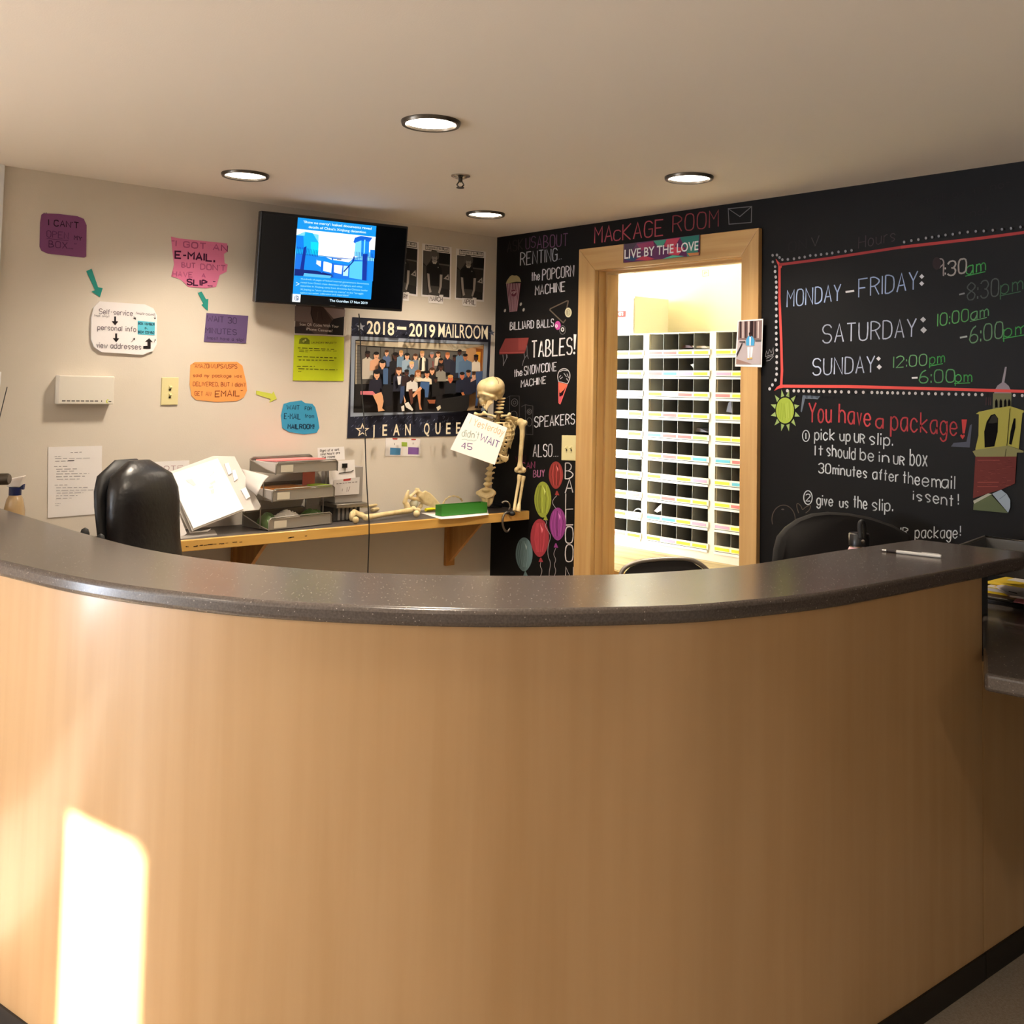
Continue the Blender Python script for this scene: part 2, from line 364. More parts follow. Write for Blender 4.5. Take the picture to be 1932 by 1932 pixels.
# blackboard wall with the doorway
wb = MB(); wb.box((CX-T, CYW, 0), (UJ0-.02, YB, CEIL)); wb.box((UJ1+.02, CYW, 0), (XE+.1, YB, CEIL)); wb.box((UJ0-.02, CYW, ZH+.02), (UJ1+.02, YB, CEIL))
wall_right = st('wall_right', wb, 'blackboard_paint')
FX0, FX1, FZ0, FZ1 = -4.016, -3.79, 0.06, 2.18  # added slot, placed and sized to cast the sun patch on the counter
wf = MB(); wf.box((CX-T, YS-T, 0), (FX0, YS, CEIL)); wf.box((FX1, YS-T, 0), (XE+T, YS, CEIL)); wf.box((FX0, YS-T, 0), (FX1, YS, FZ0)); wf.box((FX0, YS-T, FZ1), (FX1, YS, CEIL))
st('wall_front', wf, 'wall_paint')
fr = MB(); e = .02
fr.box((FX0, YS-.09, FZ0), (FX0+e, YS-.04, FZ1)); fr.box((FX1-e, YS-.09, FZ0), (FX1, YS-.04, FZ1)); fr.box((FX0+e, YS-.09, FZ0), (FX1-e, YS-.04, FZ0+e)); fr.box((FX0+e, YS-.09, FZ1-e), (FX1-e, YS-.04, FZ1))
st('window_2', fr, 'bronze_frame')
st('wall_back', MB().box((XE, YS, 0), (XE+T, CYW, CEIL)), 'wall_paint')
# mail room shell
st('wall_mailroom', MB().box((-5.3, 4.66, 0), (-0.9, 4.76, 2.75)).box((-5.4, YB, 0), (-5.3, 4.76, 2.75)).box((-0.9, YB, 0), (-0.8, 4.76, 2.75)), 'backroom_paint')
st('ceiling_mailroom', MB().box((-5.4, CYW+.03, 2.75), (-0.8, 4.76, 2.82)), 'backroom_paint')
st('wall_mailroom_header', MB().box((-5.3, YB, CEIL), (-0.9, YB+0.02, 2.75)), 'backroom_paint')
# white corner trim where the left wall meets the lobby
yt = onL(5.5, 330).y
st('trim_1', MB().box((CX, yt-0.12, 0), (CX+0.02, yt, CEIL)), 'white_trim')
# doorway lining and casing
dr = bpy.data.objects.new('door_1', None); COL.objects.link(dr); dr.location = ((UJ0+UJ1)/2, CYW, 0); dr['kind'] = 'structure'; ORG[dr.name] = dr.location.copy()
uo0, uo1, zo = onR(1090, 600, pj).x, onR(1430, 600, pj).x, onR(1260, 450.3, pj).z
def casing(P, m): return obj('casing', MB().prism([(x, CYW-pj, z) for x, z in P], (0, pj, 0)), m, dr, bevel=0.003)
casing([(uo0, 0), (UJ0-.004, 0), (UJ0-.004, ZH+.004), (uo0, zo)], 'door_pine'); casing([(UJ1+.004, 0), (uo1, 0), (uo1, zo), (UJ1+.004, ZH+.004)], 'door_pine')
casing([(uo0, zo), (UJ0-.004, ZH+.004), (UJ1+.004, ZH+.004), (uo1, zo)], 'door_pine_across')
for a in (UJ0-.02, UJ1): obj('jamb', MB().box((a, CYW, 0), (a+.02, YB+.005, ZH)), 'door_pine', dr)
obj('jamb', MB().box((UJ0-.02, CYW, ZH), (UJ1+.02, YB+.005, ZH+.02)), 'door_pine_across', dr)
for a in (UJ0, UJ1-.012): obj('door_stop', MB().box((a, CYW+.045, 0), (a+.012, CYW+.085, ZH-.012)), 'door_pine', dr)
obj('door_stop', MB().box((UJ0, CYW+.045, ZH-.012), (UJ1, CYW+.085, ZH)), 'door_pine_across', dr)
# ------------------------------------------------------------------ ceiling fixtures
def emitter(name, c, e):
    m = bpy.data.materials.new(name); m.use_nodes = True; b = m.node_tree.nodes['Principled BSDF']; b.inputs['Base Color'].default_value = (.8, .8, .8, 1)
    b.inputs['Emission Color'].default_value = (*c, 1); b.inputs['Emission Strength'].default_value = e; MATS[name] = m
emitter('lamp_lens', (1.0, 0.88, 0.72), LENS_E); emitter('mailroom_fill', (1.0, 0.90, 0.68), 4.2)
mat('lamp_ring', (92, 84, 74), 0.3, 0.8)
def downlight(x, y, label, r=0.09):
    t = thing('recessed_ceiling_light', (x, y, CEIL-0.012), label, 'ceiling light', 'recessed ceiling lights')
    c = (x, y, CEIL)
    obj('trim_ring', MB().lathe([(r*.84, -.002), (r*.86, -.010), (r*.97, -.011), (r, -.004), (r, 0)], c, 40), 'lamp_ring', t, smooth=40, recalc=False)
    obj('lens', MB().lathe([(0.0001, -.0045), (r*.6, -.004), (r*.845, -.0025)], c, 40), 'lamp_lens', t, smooth=60, recalc=False); spot(t, x, y)
def spot(t, x, y):
    l = bpy.data.lights.new('downlight_beam', 'SPOT'); l.energy = LAMP_E; l.spot_size = math.radians(140); l.spot_blend = 1.0; l.shadow_soft_size = 0.07; l.color = (1.0, 0.86, 0.69)
    o = bpy.data.objects.new('downlight_beam', l); COL.objects.link(o); o.parent = t; o.location = (0, 0, -0.008)
DL = [(813, 230, 'large round recessed ceiling light nearest the camera, above the screen'), (463, 329, 'round recessed ceiling light at the left, over the left wall notes'),
      (1300, 334, 'round recessed ceiling light in front of the blackboard, over the doorway'), (916, 403, 'smallest round recessed ceiling light, by the corner of the two walls')]
for px, py, lb in DL:
    p = atz(px, py, CEIL); downlight(p.x, p.y, lb)
_p = atz(690, -44, CEIL)
for x, y in ((_p.x, _p.y), (-0.0, -0.5), (-2.4, -0.9), (-1.2, -2.4), (1.2, 1.83), (1.2, -1.2)): downlight(x, y, 'round recessed ceiling light over the lobby, outside the photo')
t = thing('mailroom_fill_light', (-2.9, 4.0, 2.70), 'unseen ceiling light added to brighten the mail room behind the doorway', 'ceiling light')  # unseen fixture, added to brighten the mail room
obj('housing', MB().box((-3.6, 3.86, 2.71), (-2.2, 4.14, 2.75)), 'white_trim', t); obj('diffuser', MB().box((-3.58, 3.88, 2.70), (-2.22, 4.12, 2.71)), 'mailroom_fill', t)
mat('chrome', (190, 184, 174), 0.22, 1.0); mat('dark_metal', (70, 66, 62), 0.35, 0.9)
p = atz(869, 331, CEIL); t = thing('fire_sprinkler', (p.x, p.y, CEIL-.05), 'small pendent fire sprinkler head hanging from the ceiling', 'sprinkler')
obj('escutcheon', MB().lathe([(.0001, -.012), (.018, -.012), (.036, -.004), (.036, 0)], (p.x, p.y, CEIL), 24), 'chrome', t, smooth=50)
b = MB(); b.tube([(p.x, p.y, CEIL-.012), (p.x, p.y, CEIL-.026)], .008)
for s in (-1, 1): b.tube([p+RGT*s*.006+UP*-.024, p+RGT*s*.013+UP*-.036, p+RGT*s*.004+UP*-.046], .003, 6)
obj('frame', b, 'dark_metal', t, smooth=50); obj('deflector', MB().lathe([(.0001, -.048), (.015, -.048), (.015, -.045), (.0001, -.045)], (p.x, p.y, CEIL), 16), 'dark_metal', t)
# ------------------------------------------------------------------ the curved counter
ZT, ZU = 1.075, 1.037
def w2c(p): return (p.dot(RGT), p.dot(FWD))
def curve(L, z, x1):
    P = [w2c(atz(a, b, z)) for a, b in L]; P = chaikin(P, 3); return [p for p in P if p[0] < x1-0.01]
FR = [(0,1089),(77.6,1108.6),(155,1128),(258.8,1144.8),(388,1160.3),(500,1169.4),(579,1175.5),(708.8,1182.5),(838,1186),(950,1186.5),(1029,1186),(1158.8,1184.6),(1288,1179.4),(1380,1171.4),(1551.4,1152.9),(1665.7,1131.4),(1780,1107.7),(1865.7,1090),(1932,1077)]
BK = [(0,957),(103.5,985.6),(207,1019.3),(258.8,1034.8),(336,1046.5),(440,1060.7),(500,1066),(574,1072),(692,1080.5),(838,1084),(950,1085.7),(1081,1085.7),(1153.6,1083),(1262,1077),(1340,1072.8),(1400,1066.8),(1428.6,1061),(1551.4,1041.4),(1665.7,1025.7),(1728.6,1016.6)]
TIP = w2c(atz(1938, 1041.3, ZT)); BC = w2c(atz(1728.6, 1016.6, ZT))
fc = curve([FR[i] for i in (0, 2, 4, 6, 8, 10, 12, 13, 14, 15, 17, 18)], ZU, TIP[0])+[TIP]; bc = curve([BK[i] for i in (0, 2, 4, 6, 8, 10, 12, 13, 15, 17, 18, 19)], ZT, BC[0])+[BC]
def ext(c, wallx=CX+0.004):           # carry the curve straight on to the left wall
    a, b = c[0], c[7]; A_, B_ = CW(*a), CW(*b); d = (A_-B_); k = (wallx-A_.x)/d.x; P = A_+d*k; return P
front = [ext(fc)]+[CW(*p) for p in fc]; back = [ext(bc)]+[CW(*p) for p in bc]
t = thing('reception_counter', (front[40].x, front[40].y, 0), 'long curved maple reception counter with a speckled dark brown top', 'reception counter')
COUNTER = t
top = front+back[::-1]
obj('worktop', MB().prism([Vector((p.x, p.y, ZU)) for p in top], (0, 0, ZT-ZU)), 'solid_surface', t, bevel=0.011, smooth=35)
def inset(P, d):
    out = []
    for i, p in enumerate(P):
        a, b = P[max(i-1, 0)], P[min(i+1, len(P)-1)]; tg = (b-a); n = Vector((-tg.y, tg.x, 0)).normalized(); out.append(p+n*d)
    return out
def strip(P, Q, z0, z1): 
    k = len(P); R_ = P+Q[::-1]; return MB().prism([Vector((p.x, p.y, z0)) for p in R_], (0, 0, z1-z0))
i_end = max(i for i, p in enumerate(front) if w2c(p)[0] <= w2c(atz(1861, 1091, ZU))[0])
PE = CW(*w2c(atz(1861, 1091, ZU))); pf = front[:i_end+1]+[PE]
p_out, p_in = inset(pf, 0.012), inset(pf, 0.04)
p_out[0].x = p_in[0].x = CX+0.004
obj('front_panel', strip(p_out, p_in, 0.0, ZU), 'maple', t, smooth=30)
k1, k2 = inset(pf, 0.006), inset(pf, 0.0119); k1[0].x = k2[0].x = CX+0.004
obj('kick_board', strip(k1, k2, 0.0, 0.066), 'rubber_base', t, smooth=30)
dirp = (p_out[-2]-p_out[-9]).normalized(); nrm = Vector((-dirp.y, dirp.x, 0))
E0 = p_out[-1]
obj('end_panel', MB().prism([E0+nrm*.028-dirp*.03, E0+nrm*.028, E0+nrm*.40, E0+nrm*.40-dirp*.03], (0, 0, ZU)), 'maple', t)
# the low wing continuing to the right
ZL = 0.86; LT = 0.043
WL0, WL1 = atz(1857, 1270, ZL), atz(1932, 1284, ZL); wd = (WL1-WL0).normalized(); WR = WL0+wd*.62
def wall_pt(px):                       # where the line of sight px meets the blackboard wall in plan
    q = onR(px, 1000, .012); return Vector((q.x, q.y, 0))
t2 = thing('lower_counter', (WL0.x+.3, WL0.y+.3, 0), 'low wing of the reception counter with a grey brown top, right of the curved panel', 'counter')
wt = [Vector((p.x, p.y, ZL-LT)) for p in (WL0, WR, Vector((WR.x, CYW-.012, 0)), wall_pt(1852))]
obj('worktop', MB().prism(wt, (0, 0, LT)), 'solid_surface', t2, bevel=0.009)
g = 0.003; LW = (CYW-.012-E0.y)/dirp.y-.01
obj('front_panel', MB().prism([E0+dirp*g, E0+dirp*LW, E0+dirp*LW+nrm*.03, E0+dirp*g+nrm*.03], (0, 0, ZL-LT-.0005)), 'maple', t2)
obj('kick_board', MB().prism([E0+dirp*g-nrm*.006, E0+dirp*LW-nrm*.006, E0+dirp*LW-nrm*.0001, E0+dirp*g-nrm*.0001], (0, 0, .066)), 'rubber_base', t2)
# staff side work surface of the counter, below its top
mat('desk_laminate', (120, 112, 104), 0.4)
ZD = 0.735; o_, i_ = inset(back[1:], 0.001), inset(back[1:], .27)
obj('staff_desktop', strip(o_, i_, ZD-.035, ZD), 'desk_laminate', COUNTER)
# ------------------------------------------------------------------ things on the left wall
mat('paper', (238, 234, 232), 0.8, spec=0.2)
for n_, c_ in dict(purple_paper=(132, 78, 124), teal_paper=(46, 150, 140), pink_paper=(226, 128, 168), violet_paper=(104, 84, 128), orange_paper=(250, 164, 92), lime_paper=(206, 214, 88), blue_paper=(62, 156, 198), board_white=(240, 236, 238), flyer_green=(198, 214, 40), ivory_plastic=(222, 212, 160), box_white=(226, 220, 208)).items(): mat(n_, c_, 0.75, spec=0.25)
mat('black_plastic', (14, 14, 17), 0.32, spec=0.5); mat('dark_slot', (40, 38, 34), 0.6); mat('black_rubber', (18, 17, 18), 0.6)
def sheet(name, P, m, label, cat, th=0.0012, off=0.0015, group=None, parts=True):
    """a cut sheet fixed flat on the left wall; returns the thing and an Art on its face"""
    pts = [onL(x, y, off) for x, y in P]; mb = MB().prism(pts, LN*th)
    t = thing(name, mb.base(), label, cat, group); obj('sheet', mb, m, t)
    return t, artL(off+th)
# purple note
t, a = sheet('paper_note', [(82,402.5),(110,403.5),(146,408),(158,413),(163.3,425),(162.5,484),(159,486),(140,484),(90,478.5),(78,473),(74.5,466),(75.5,420),(78,405)], 'purple_paper', 'plum purple note with rounded corners, highest on the left wall', 'note')
k = (62, 26, 60)
a.hand('"', (83, 413), (87, 413), 12, k, 1.2); a.hand("I CAN'T", (91.5, 425), (148, 431), 11, (48, 18, 46), 1.9); a.hand('OPEN', (88, 447), (129, 451), 12, (92, 46, 90), 1.3); a.line([(88, 450), (129, 454)], 1, (92, 46, 90)); a.hand('MY', (140, 452), (154, 454.5), 7.5, k, 1.6); a.hand('BOX..."', (92, 466), (143, 471), 12, (84, 40, 82), 1.5)
a.put('lettering', 'printed_paper', t)
def arrow(P, m, label): solo('paper_arrow', MB().prism([onL(x, y, .0015) for x, y in P], LN*.0012), m, label, 'arrow', 'cut paper arrows on the left wall')
arrow([(162.7,511.5),(172.7,507),(185,542),(193.7,543.5),(188.5,560.5),(172.5,550),(179.5,547.5)], 'teal_paper', 'large teal paper arrow pointing down to the white rounded board')
arrow([(373.4,552.5),(380,550),(388.5,564.5),(393,564),(391.8,586.5),(380,575.5),(383.5,573)], 'teal_paper', 'small teal paper arrow under the ragged pink note')
arrow([(483.3,737),(513,742.7),(516,738.5),(522,752.5),(508,759.5),(510.5,753),(483.3,744)], 'lime_paper', 'yellow green paper arrow between the orange and the blue notes')
# white rounded board
P = [(187,568.6),(272,574.5),(288,582),(294.5,595),(294,650),(287,662),(268,669.5),(190,664.5),(177,655),(171,640),(171.5,600),(176,580)]
t, a = sheet('rounded_sign_board', P, 'board_white', 'white rounded sign board with a hand drawn flow chart and a blue sticker', 'sign', th=0.009)
g = (128, 120, 130); bk = (28, 22, 26)
a.hand('Self-service', (187, 592), (250, 596), 9.5, g, 1.2); a.hand('(mailroom)', (257, 593), (290, 596), 4.5, g, .7); a.hand('(mail only)', (178, 597), (206, 599), 4, g, .6)
for x, y in ((217, 597), (219, 629)): a.poly([(x-1.8, y), (x+1.8, y), (x+1.8, y+9), (x+6, y+9.5), (x, y+17), (x-6.5, y+9), (x-1.8, y+9)], bk)
a.hand('personal info', (184, 622), (256, 626), 9.5, g, 1.2); a.hand('view addresses', (182, 656), (266, 659.5), 10, g, 1.2)
a.poly([(259.5, 605), (292, 608), (291.5, 632.5), (259.5, 631)], (98, 196, 220)); dk = (28, 62, 84)
a.hand('BOX NUMBER', (261, 612), (291, 614.5), 4.2, dk, .9); a.hand('&', (273, 621), (277, 621.3), 3.6, dk, .8); a.hand('BOX COMBO', (261, 628.5), (290.5, 630), 4.2, dk, .9)
a.poly([(270, 653), (278, 652.5), (278, 645), (273, 645), (281, 638), (288, 645.5), (284, 645), (284, 658), (270, 658)], bk)
for P in ([(252, 597), (256, 602)], [(291.5, 591), (292, 601)], [(247, 645.5), (254, 639)], [(290.5, 646), (292.5, 640.5)]): a.line(P, .8, (80, 76, 80))
for P in ([(251, 600), (256, 599), (256, 604)], [(289.5, 599.5), (294, 599.5), (292, 603)], [(250, 639), (254.5, 637.5), (254, 642)], [(290.5, 642), (293.5, 643), (292.5, 639)]): a.poly(P, (70, 66, 70))
a.put('lettering', 'printed_paper', t)
# ragged pink note
ZC = Z(0, 350, 4.025)
t, a = sheet('paper_note', ZC([(1298,388),(1360,402),(1725,440),(1728,500),(1700,520),(1705,590),(1728,600),(1720,655),(1668,680),(1640,770),(1560,780),(1430,770),(1380,720),(1350,705),(1300,690),(1322,600),(1310,500)]), 'pink_paper', 'ragged bright pink note with heavy purple words, below the ceiling edge', 'note')
o1 = (176, 84, 128); o2 = (78, 20, 62)
a.hand('"I GOT AN', (325, 464), (429, 474), 10.5, o1, 2.2); a.hand('E-MAIL,', (330.5, 487), (404, 493), 13, o2, 3.2); a.hand('BUT', (343, 504), (368, 506), 9, (190, 96, 138), 1.9); a.hand("DON'T", (378, 508), (425, 511), 10, (190, 96, 138), 2.1); a.hand('HAVE', (326, 521), (363, 523), 9, (196, 100, 142), 1.9); a.hand('A', (381, 523), (387, 523.5), 7, (176, 84, 128), 1.7); a.hand('SLIP..."', (353, 537), (405, 541), 10.5, o2, 2.6)
a.put('lettering', 'printed_paper', t)
# violet rectangle
t, a = sheet('paper_note', [(389.5,590.5),(468.3,596),(464,648),(384.6,645)], 'violet_paper', 'dark violet rectangular note with faint writing, below the small teal arrow', 'note')
kk = (70, 54, 92); a.hand('WAIT 30', (391, 606), (446, 611), 11, kk, 1.5); a.hand('MINUTES', (388, 628), (446, 632), 10, kk, 1.5); a.hand('(most have a slip)', (391, 640), (460, 644), 5.5, kk, 1.0); a.put('lettering', 'printed_paper', t)
# orange note
ZC = Z(0, 680, 4.025)
t, a = sheet('paper_note', ZC([(1445,35),(1480,12),(1800,10),(1840,40),(1870,170),(1875,230),(1850,280),(1800,308),(1640,315),(1490,300),(1455,270),(1440,180)]), 'orange_paper', 'light orange note with rounded corners, right of the ivory switch', 'note')
ko = (176, 100, 60); a.hand('"AMAZON/UPS/USPS', (365, 694), (447, 695.5), 8, ko, 1.3); a.hand('said my package was', (364, 711), (456, 712.5), 6, ko, 1.1); a.hand("DELIVERED, BUT I didn't", (364, 728), (463, 729.5), 7.5, ko, 1.2); a.hand('GET AN', (367, 746), (398, 747), 7.5, ko, 1.2); a.hand('EMAIL"', (406, 749), (457, 747), 11, (140, 74, 40), 1.8); a.put('lettering', 'printed_paper', t)
# blue note
ZC = Z(460, 370, 3.864)
t, a = sheet('paper_note', ZC([(290,1515),(340,1500),(420,1490),(445,1508),(500,1515),(520,1540),(540,1620),(550,1690),(530,1725),(440,1737),(330,1720),(280,1690),(270,1600)]), 'blue_paper', 'sky blue wavy edged note, lowest of the flow of notes', 'note')
kb = (24, 74, 104); a.hand('WAIT', (541, 772), (565, 773), 8, kb, 1.3); a.hand('FOR', (575, 773.5), (588, 774), 6, kb, 1.1); a.hand('E-MAIL', (536, 790), (567, 791), 10, kb, 1.4); a.hand('from', (575, 788), (591, 788.5), 7, kb, 1.0); a.hand('MAILROOM!', (543, 809), (592, 809), 8.5, (16, 56, 84), 1.6); a.put('lettering', 'printed_paper', t)
# shallow white box with a row of lights
P = [onL(*p, 0.045) for p in ((112, 708), (217, 708), (214.5, 763), (112.5, 763))]
y0, y1 = P[0].y, P[1].y; z0, z1 = P[2].z, P[0].z
t = thing('wall_control_box', (CX, (y0+y1)/2, z0), 'flat white plastic box with a row of small dark slots, left of the switch', 'control box')
obj('housing', MB().box((CX+.0005, y0, z0), (CX+.045, y1, z1)), 'box_white', t, bevel=.004)
for i in range(8):
    c = y0+(y1-y0)*(.065+.083*i); obj('indicator_slot', MB().box((CX+.0452, c, z0+.011), (CX+.0456, c+(y1-y0)*.062, z0+.0145)), 'dark_slot', t)
obj('indicator_slot', MB().box((CX+.0452, y0+(y1-y0)*.765, z0+.010), (CX+.0456, y0+(y1-y0)*.78, z0+.0155)), 'dark_slot', t)
a = Art(lambda x, y: Vector((CX+.0452, y0+(y1-y0)*x, z0+(z1-z0)*y)), LN); a.line([(.905, .15), (.88, .17), (.862, .12), (.872, .06), (.895, .05)], .018, (206, 214, 60)); a.line([(.90, .10), (.95, .10)], .035, (60, 58, 50)); a.put('emblem', 'printed_paper', t)
# toggle switch plates
def switch(name, P, out, lab, tog, wall):
    ax = (P[1]-P[0]).normalized(); c = (P[0]+P[2])/2; hx = (P[1]-P[0]).length/2; hz = abs(P[0].z-P[3].z)/2
    t = thing(name, (c.x, c.y, c.z-hz), lab, 'light switch'); obj('plate', MB().obox(c+out*.003, ax, out, UP, hx, .003, hz), 'ivory_plastic', t, bevel=.002)
    for dx, dz in tog:
        q = c+ax*dx*hx+UP*dz*hz+out*.006
        obj('toggle', MB().obox(q+out*.0035, ax, (out+UP*.6).normalized(), (UP-out*.6).normalized(), .005, .007, .004).obox(q+out*.0005, ax, out, UP, .007, .001, .011), 'ivory_plastic', t, bevel=.001)
        obj('toggle_slot', MB().obox(q+out*.0003-UP*.009, ax, out, UP, .004, .0012, .004), 'dark_slot', t)
switch('light_switch', [onL(*p) for p in ((305, 712), (337, 712), (334, 764), (303, 764))], LN, 'ivory switch plate with two stacked toggles on the left wall', ((0, .28), (0, -.28)), 'l')
# typed sheets
t, a = sheet('typed_page', [(91, 843.5), (192.5, 841), (191, 969), (90, 977)], 'paper', 'white typed page taped to the wall, left of the leather chair', 'paper')
g2 = (150, 146, 152); a.scrib((133, 855), (154, 854), 2, (110, 106, 112), 3, 1.0); a.line([(128, 869.5), (140, 869)], 1.6, (60, 58, 64))
rows = ((862, 103, 116), (866, 104, 172), (871, 104, 128), (881, 102, 127), (886, 106, 145), (890, 107, 140), (895, 106, 168), (900, 106, 160), (905, 107, 150), (916, 103, 127), (921, 106, 165), (926, 106, 176), (931, 107, 157), (936, 106, 146), (941, 106, 135), (951, 104, 114), (955, 104, 111))
for y, x0, x1 in rows: a.scrib((x0, y), (x1, y-.015*(x1-x0)), 1.6, g2, max(3, int((x1-x0)/8)), .9)
a.put('lettering', 'printed_paper', t)
t, a = sheet('typed_page', [(272, 872), (357, 868.5), (356, 950), (271, 956)], 'paper', 'white page on the wall behind the leather chair and the open binder', 'paper')
a.hand('VOTE', (296, 888), (345, 886.5), 8, (196, 170, 172), 1.4); a.scrib((280, 900), (345, 898), 2, g2, 6, .8); a.put('lettering', 'printed_paper', t)
# ------------------------------------------------------------------ television
TY, TT = math.radians(-12), math.radians(6)
TN = Vector((math.cos(TY)*math.cos(TT), math.sin(TY)*math.cos(TT), -math.sin(TT))); tq = onL(625, 580, 0.0); tq.x += .2
TP = lambda x, y, d=0.0: onP(x, y, tq+TN*d, TN)
TC = [TP(493, 396.5), TP(771, 428), TP(759, 587.5), TP(480, 571)]
tc = sum(TC, Vector())/4; tx = ((TC[1]-TC[0])+(TC[2]-TC[3])).normalized(); tu = TN.cross(tx).normalized()
if tu.z < 0: tu = -tu
hw = ((TC[1]-TC[0]).length+(TC[2]-TC[3]).length)/4; hh = ((TC[0]-TC[3]).length+(TC[1]-TC[2]).length)/4
t = thing('television', tc-tu*hh, 'black flat screen television on the left wall showing a blue news slide', 'television')
mat('screen_glass', (6, 7, 11), 0.12, spec=0.5)
obj('cabinet', MB().obox(tc-TN*.022, tx, TN, tu, hw, .0215, hh), 'black_plastic', t, bevel=.006)
obj('screen', MB().obox(tc+TN*.0003, tx, TN, tu, hw-.009, .0006, hh-.011), 'screen_glass', t)
a = Art(lambda x, y: TP(x, y, 0.0), TN, start=.0014)
ZT_ = Z(545, 400, 10.733)
B1 = (0, 132, 214)
a.poly(ZT_([(182,110),(1770,285),(1660,1770),(75,1660)]), (8, 140, 220)); a.poly(ZT_([(160,340),(1755,505),(1690,1400),(100,1285)]), (120, 205, 250))
a.poly(ZT_([(160,340),(1755,505),(1735,770),(1230,960),(590,880),(600,460),(320,400),(150,470)]), (240, 248, 250))
a.poly(ZT_([(150,470),(315,480),(330,400),(480,430),(600,620),(590,900),(135,850)]), (10, 165, 245)); a.poly(ZT_([(440,600),(600,620),(590,870),(440,850)]), (0, 205, 250)); a.poly(ZT_([(150,470),(290,485),(300,760),(140,740)]), (6, 120, 225))
a.poly(ZT_([(135,850),(1720,1000),(1690,1400),(100,1285)]), (20, 110, 215)); a.poly(ZT_([(330,880),(900,930),(880,1230),(290,1170)]), (10, 130, 225))
a.poly(ZT_([(560,960),(650,965),(640,1110),(550,1050)]), (236, 244, 248)); a.poly(ZT_([(700,985),(870,1050),(850,1230),(690,1190)]), (240, 246, 248)); a.poly(ZT_([(910,1070),(1080,1085),(1060,1260),(905,1220)]), (240, 246, 248)); a.poly(ZT_([(1100,1085),(1200,1095),(1190,1300),(1090,1290)]), (180, 222, 248)); a.poly(ZT_([(750,915),(920,950),(1280,960),(1200,1025),(900,990)]), (238, 246, 250))
a.poly(ZT_([(1330,520),(1450,485),(1685,520),(1630,600),(1340,640),(1300,610)]), (8, 92, 205)); a.poly(ZT_([(1340,620),(1460,575),(1450,900),(1320,890)]), (120, 205, 250)); a.poly(ZT_([(1460,580),(1620,600),(1610,900),(1450,890)]), (20, 130, 235)); a.line(ZT_([(1530,560),(1515,860)]), 2, (130, 225, 255)); a.poly(ZT_([(1640,765),(1735,770),(1725,940),(1640,920)]), (10, 120, 225))
a.poly(ZT_([(1230,1000),(1480,1000),(1470,1370),(1210,1330)]), (84, 190, 248)); a.poly(ZT_([(1490,850),(1580,850),(1560,1390),(1475,1380)]), (10, 48, 150)); a.poly(ZT_([(1590,990),(1710,1010),(1690,1400),(1580,1390)]), (20, 130, 235))
a.poly(ZT_([(290,720),(350,690),(290,1190),(215,1180)]), (8, 40, 140)); a.poly(ZT_([(110,1150),(560,1190),(870,1270),(880,1320),(100,1285)]), (8, 34, 110)); a.poly(ZT_([(300,1235),(860,1290),(820,1340),(280,1300)]), (90, 180, 240))
a.line(ZT_([(135,845),(600,880),(920,915),(1300,955),(1500,900),(1720,930)]), .7, (8, 50, 140)); a.line(ZT_([(1310,900),(1290,1000),(1100,1210)]), 2.2, (8, 44, 140)); a.line(ZT_([(870,920),(885,1320)]), 2.6, (10, 90, 205)); a.line(ZT_([(670,960),(650,1230)]), 3, (10, 100, 215)); a.line(ZT_([(1085,1090),(1070,1280)]), 2, (10, 100, 215)); a.line(ZT_([(560,950),(880,1000),(1220,1050)]), 5.5, (10, 135, 232))
for i in range(14): x = 150+i*32; a.line(ZT_([(x+15, 700+i*6), (x-5, 840+i*5)]), .9, (8, 46, 150))
for i in range(12): x = 1320+i*33; a.line(ZT_([(x, 800+i*4), (x-6, 960+i*4)]), .8, (8, 60, 160))
a.poly(ZT_([(960,940),(1050,945),(1050,975),(960,970)]), (120, 130, 150))
W1 = (222, 242, 252); lt = (150, 214, 245)
a.type("'Show no mercy': leaked documents reveal", (571.5, 420.5), (699.5, 433.5), 4.6, W1, .012); a.type("details of China's Xinjiang detention", (581, 430.2), (689, 440.5), 4.6, W1, .012)
for s_, x0, y0_, x1, y1_ in (('Hundreds of pages of leaked internal government documents', 566.5, 527.3, 694.5, 537), ('reveal how China\'s mass detention of Uighurs and other', 566, 534, 682.5, 542.6), ('minorities in Xinjiang came from directives by Chinese leader', 565.5, 540.4, 692.5, 549.6), ('Xi Jinping to "show absolutely no mercy" in the "struggle', 565.3, 547, 684, 555.4), ('against terrorism, infiltration and separatism"', 565, 553.2, 657.5, 558.8)): a.type(s_, (x0, y0_), (x1, y1_), 3.3, lt, .006)
a.line([(557.5, 532.5), (563, 535.5), (557, 538.5)], 1.1, W1)
a.poly(ZT_([(60,1655),(225,1665),(212,1825),(52,1815)]), (236, 242, 246)); a.ell(558.1, 562.2, 4.6, 5.0, (30, 66, 120)); a.ell(558.1, 562.2, 3.6, 4.1, (236, 242, 246)); a.type('G', (556.0, 565), (560.6, 565.3), 6.2, (14, 38, 96), .03)
a.type('The Guardian 17 Nov 2019', (620.5, 568.6), (691.5, 573.8), 4.6, (212, 236, 248), .014)
a.put('picture', 'lit_screen', t)
a = Art(lambda x, y: TP(x, y, 0.0), TN, start=.0014); a.type('SAMSUNG', (622, 577.6), (632.5, 578.5), 1.6, (120, 120, 124), .01); a.put('badge', 'printed_paper', t)
wc = Vector((CX+.002, tc.y-.02, tc.z)); b = MB(); b.obox(wc+LN*.006, (0, 1, 0), LN, UP, .06, .0055, .11); b.tube([wc+LN*.012, tc-TN*.06], .018, 10); b.obox(tc-TN*.052, tx, TN, tu, .11, .008, .09); obj('wall_bracket', b, 'black_plastic', t)
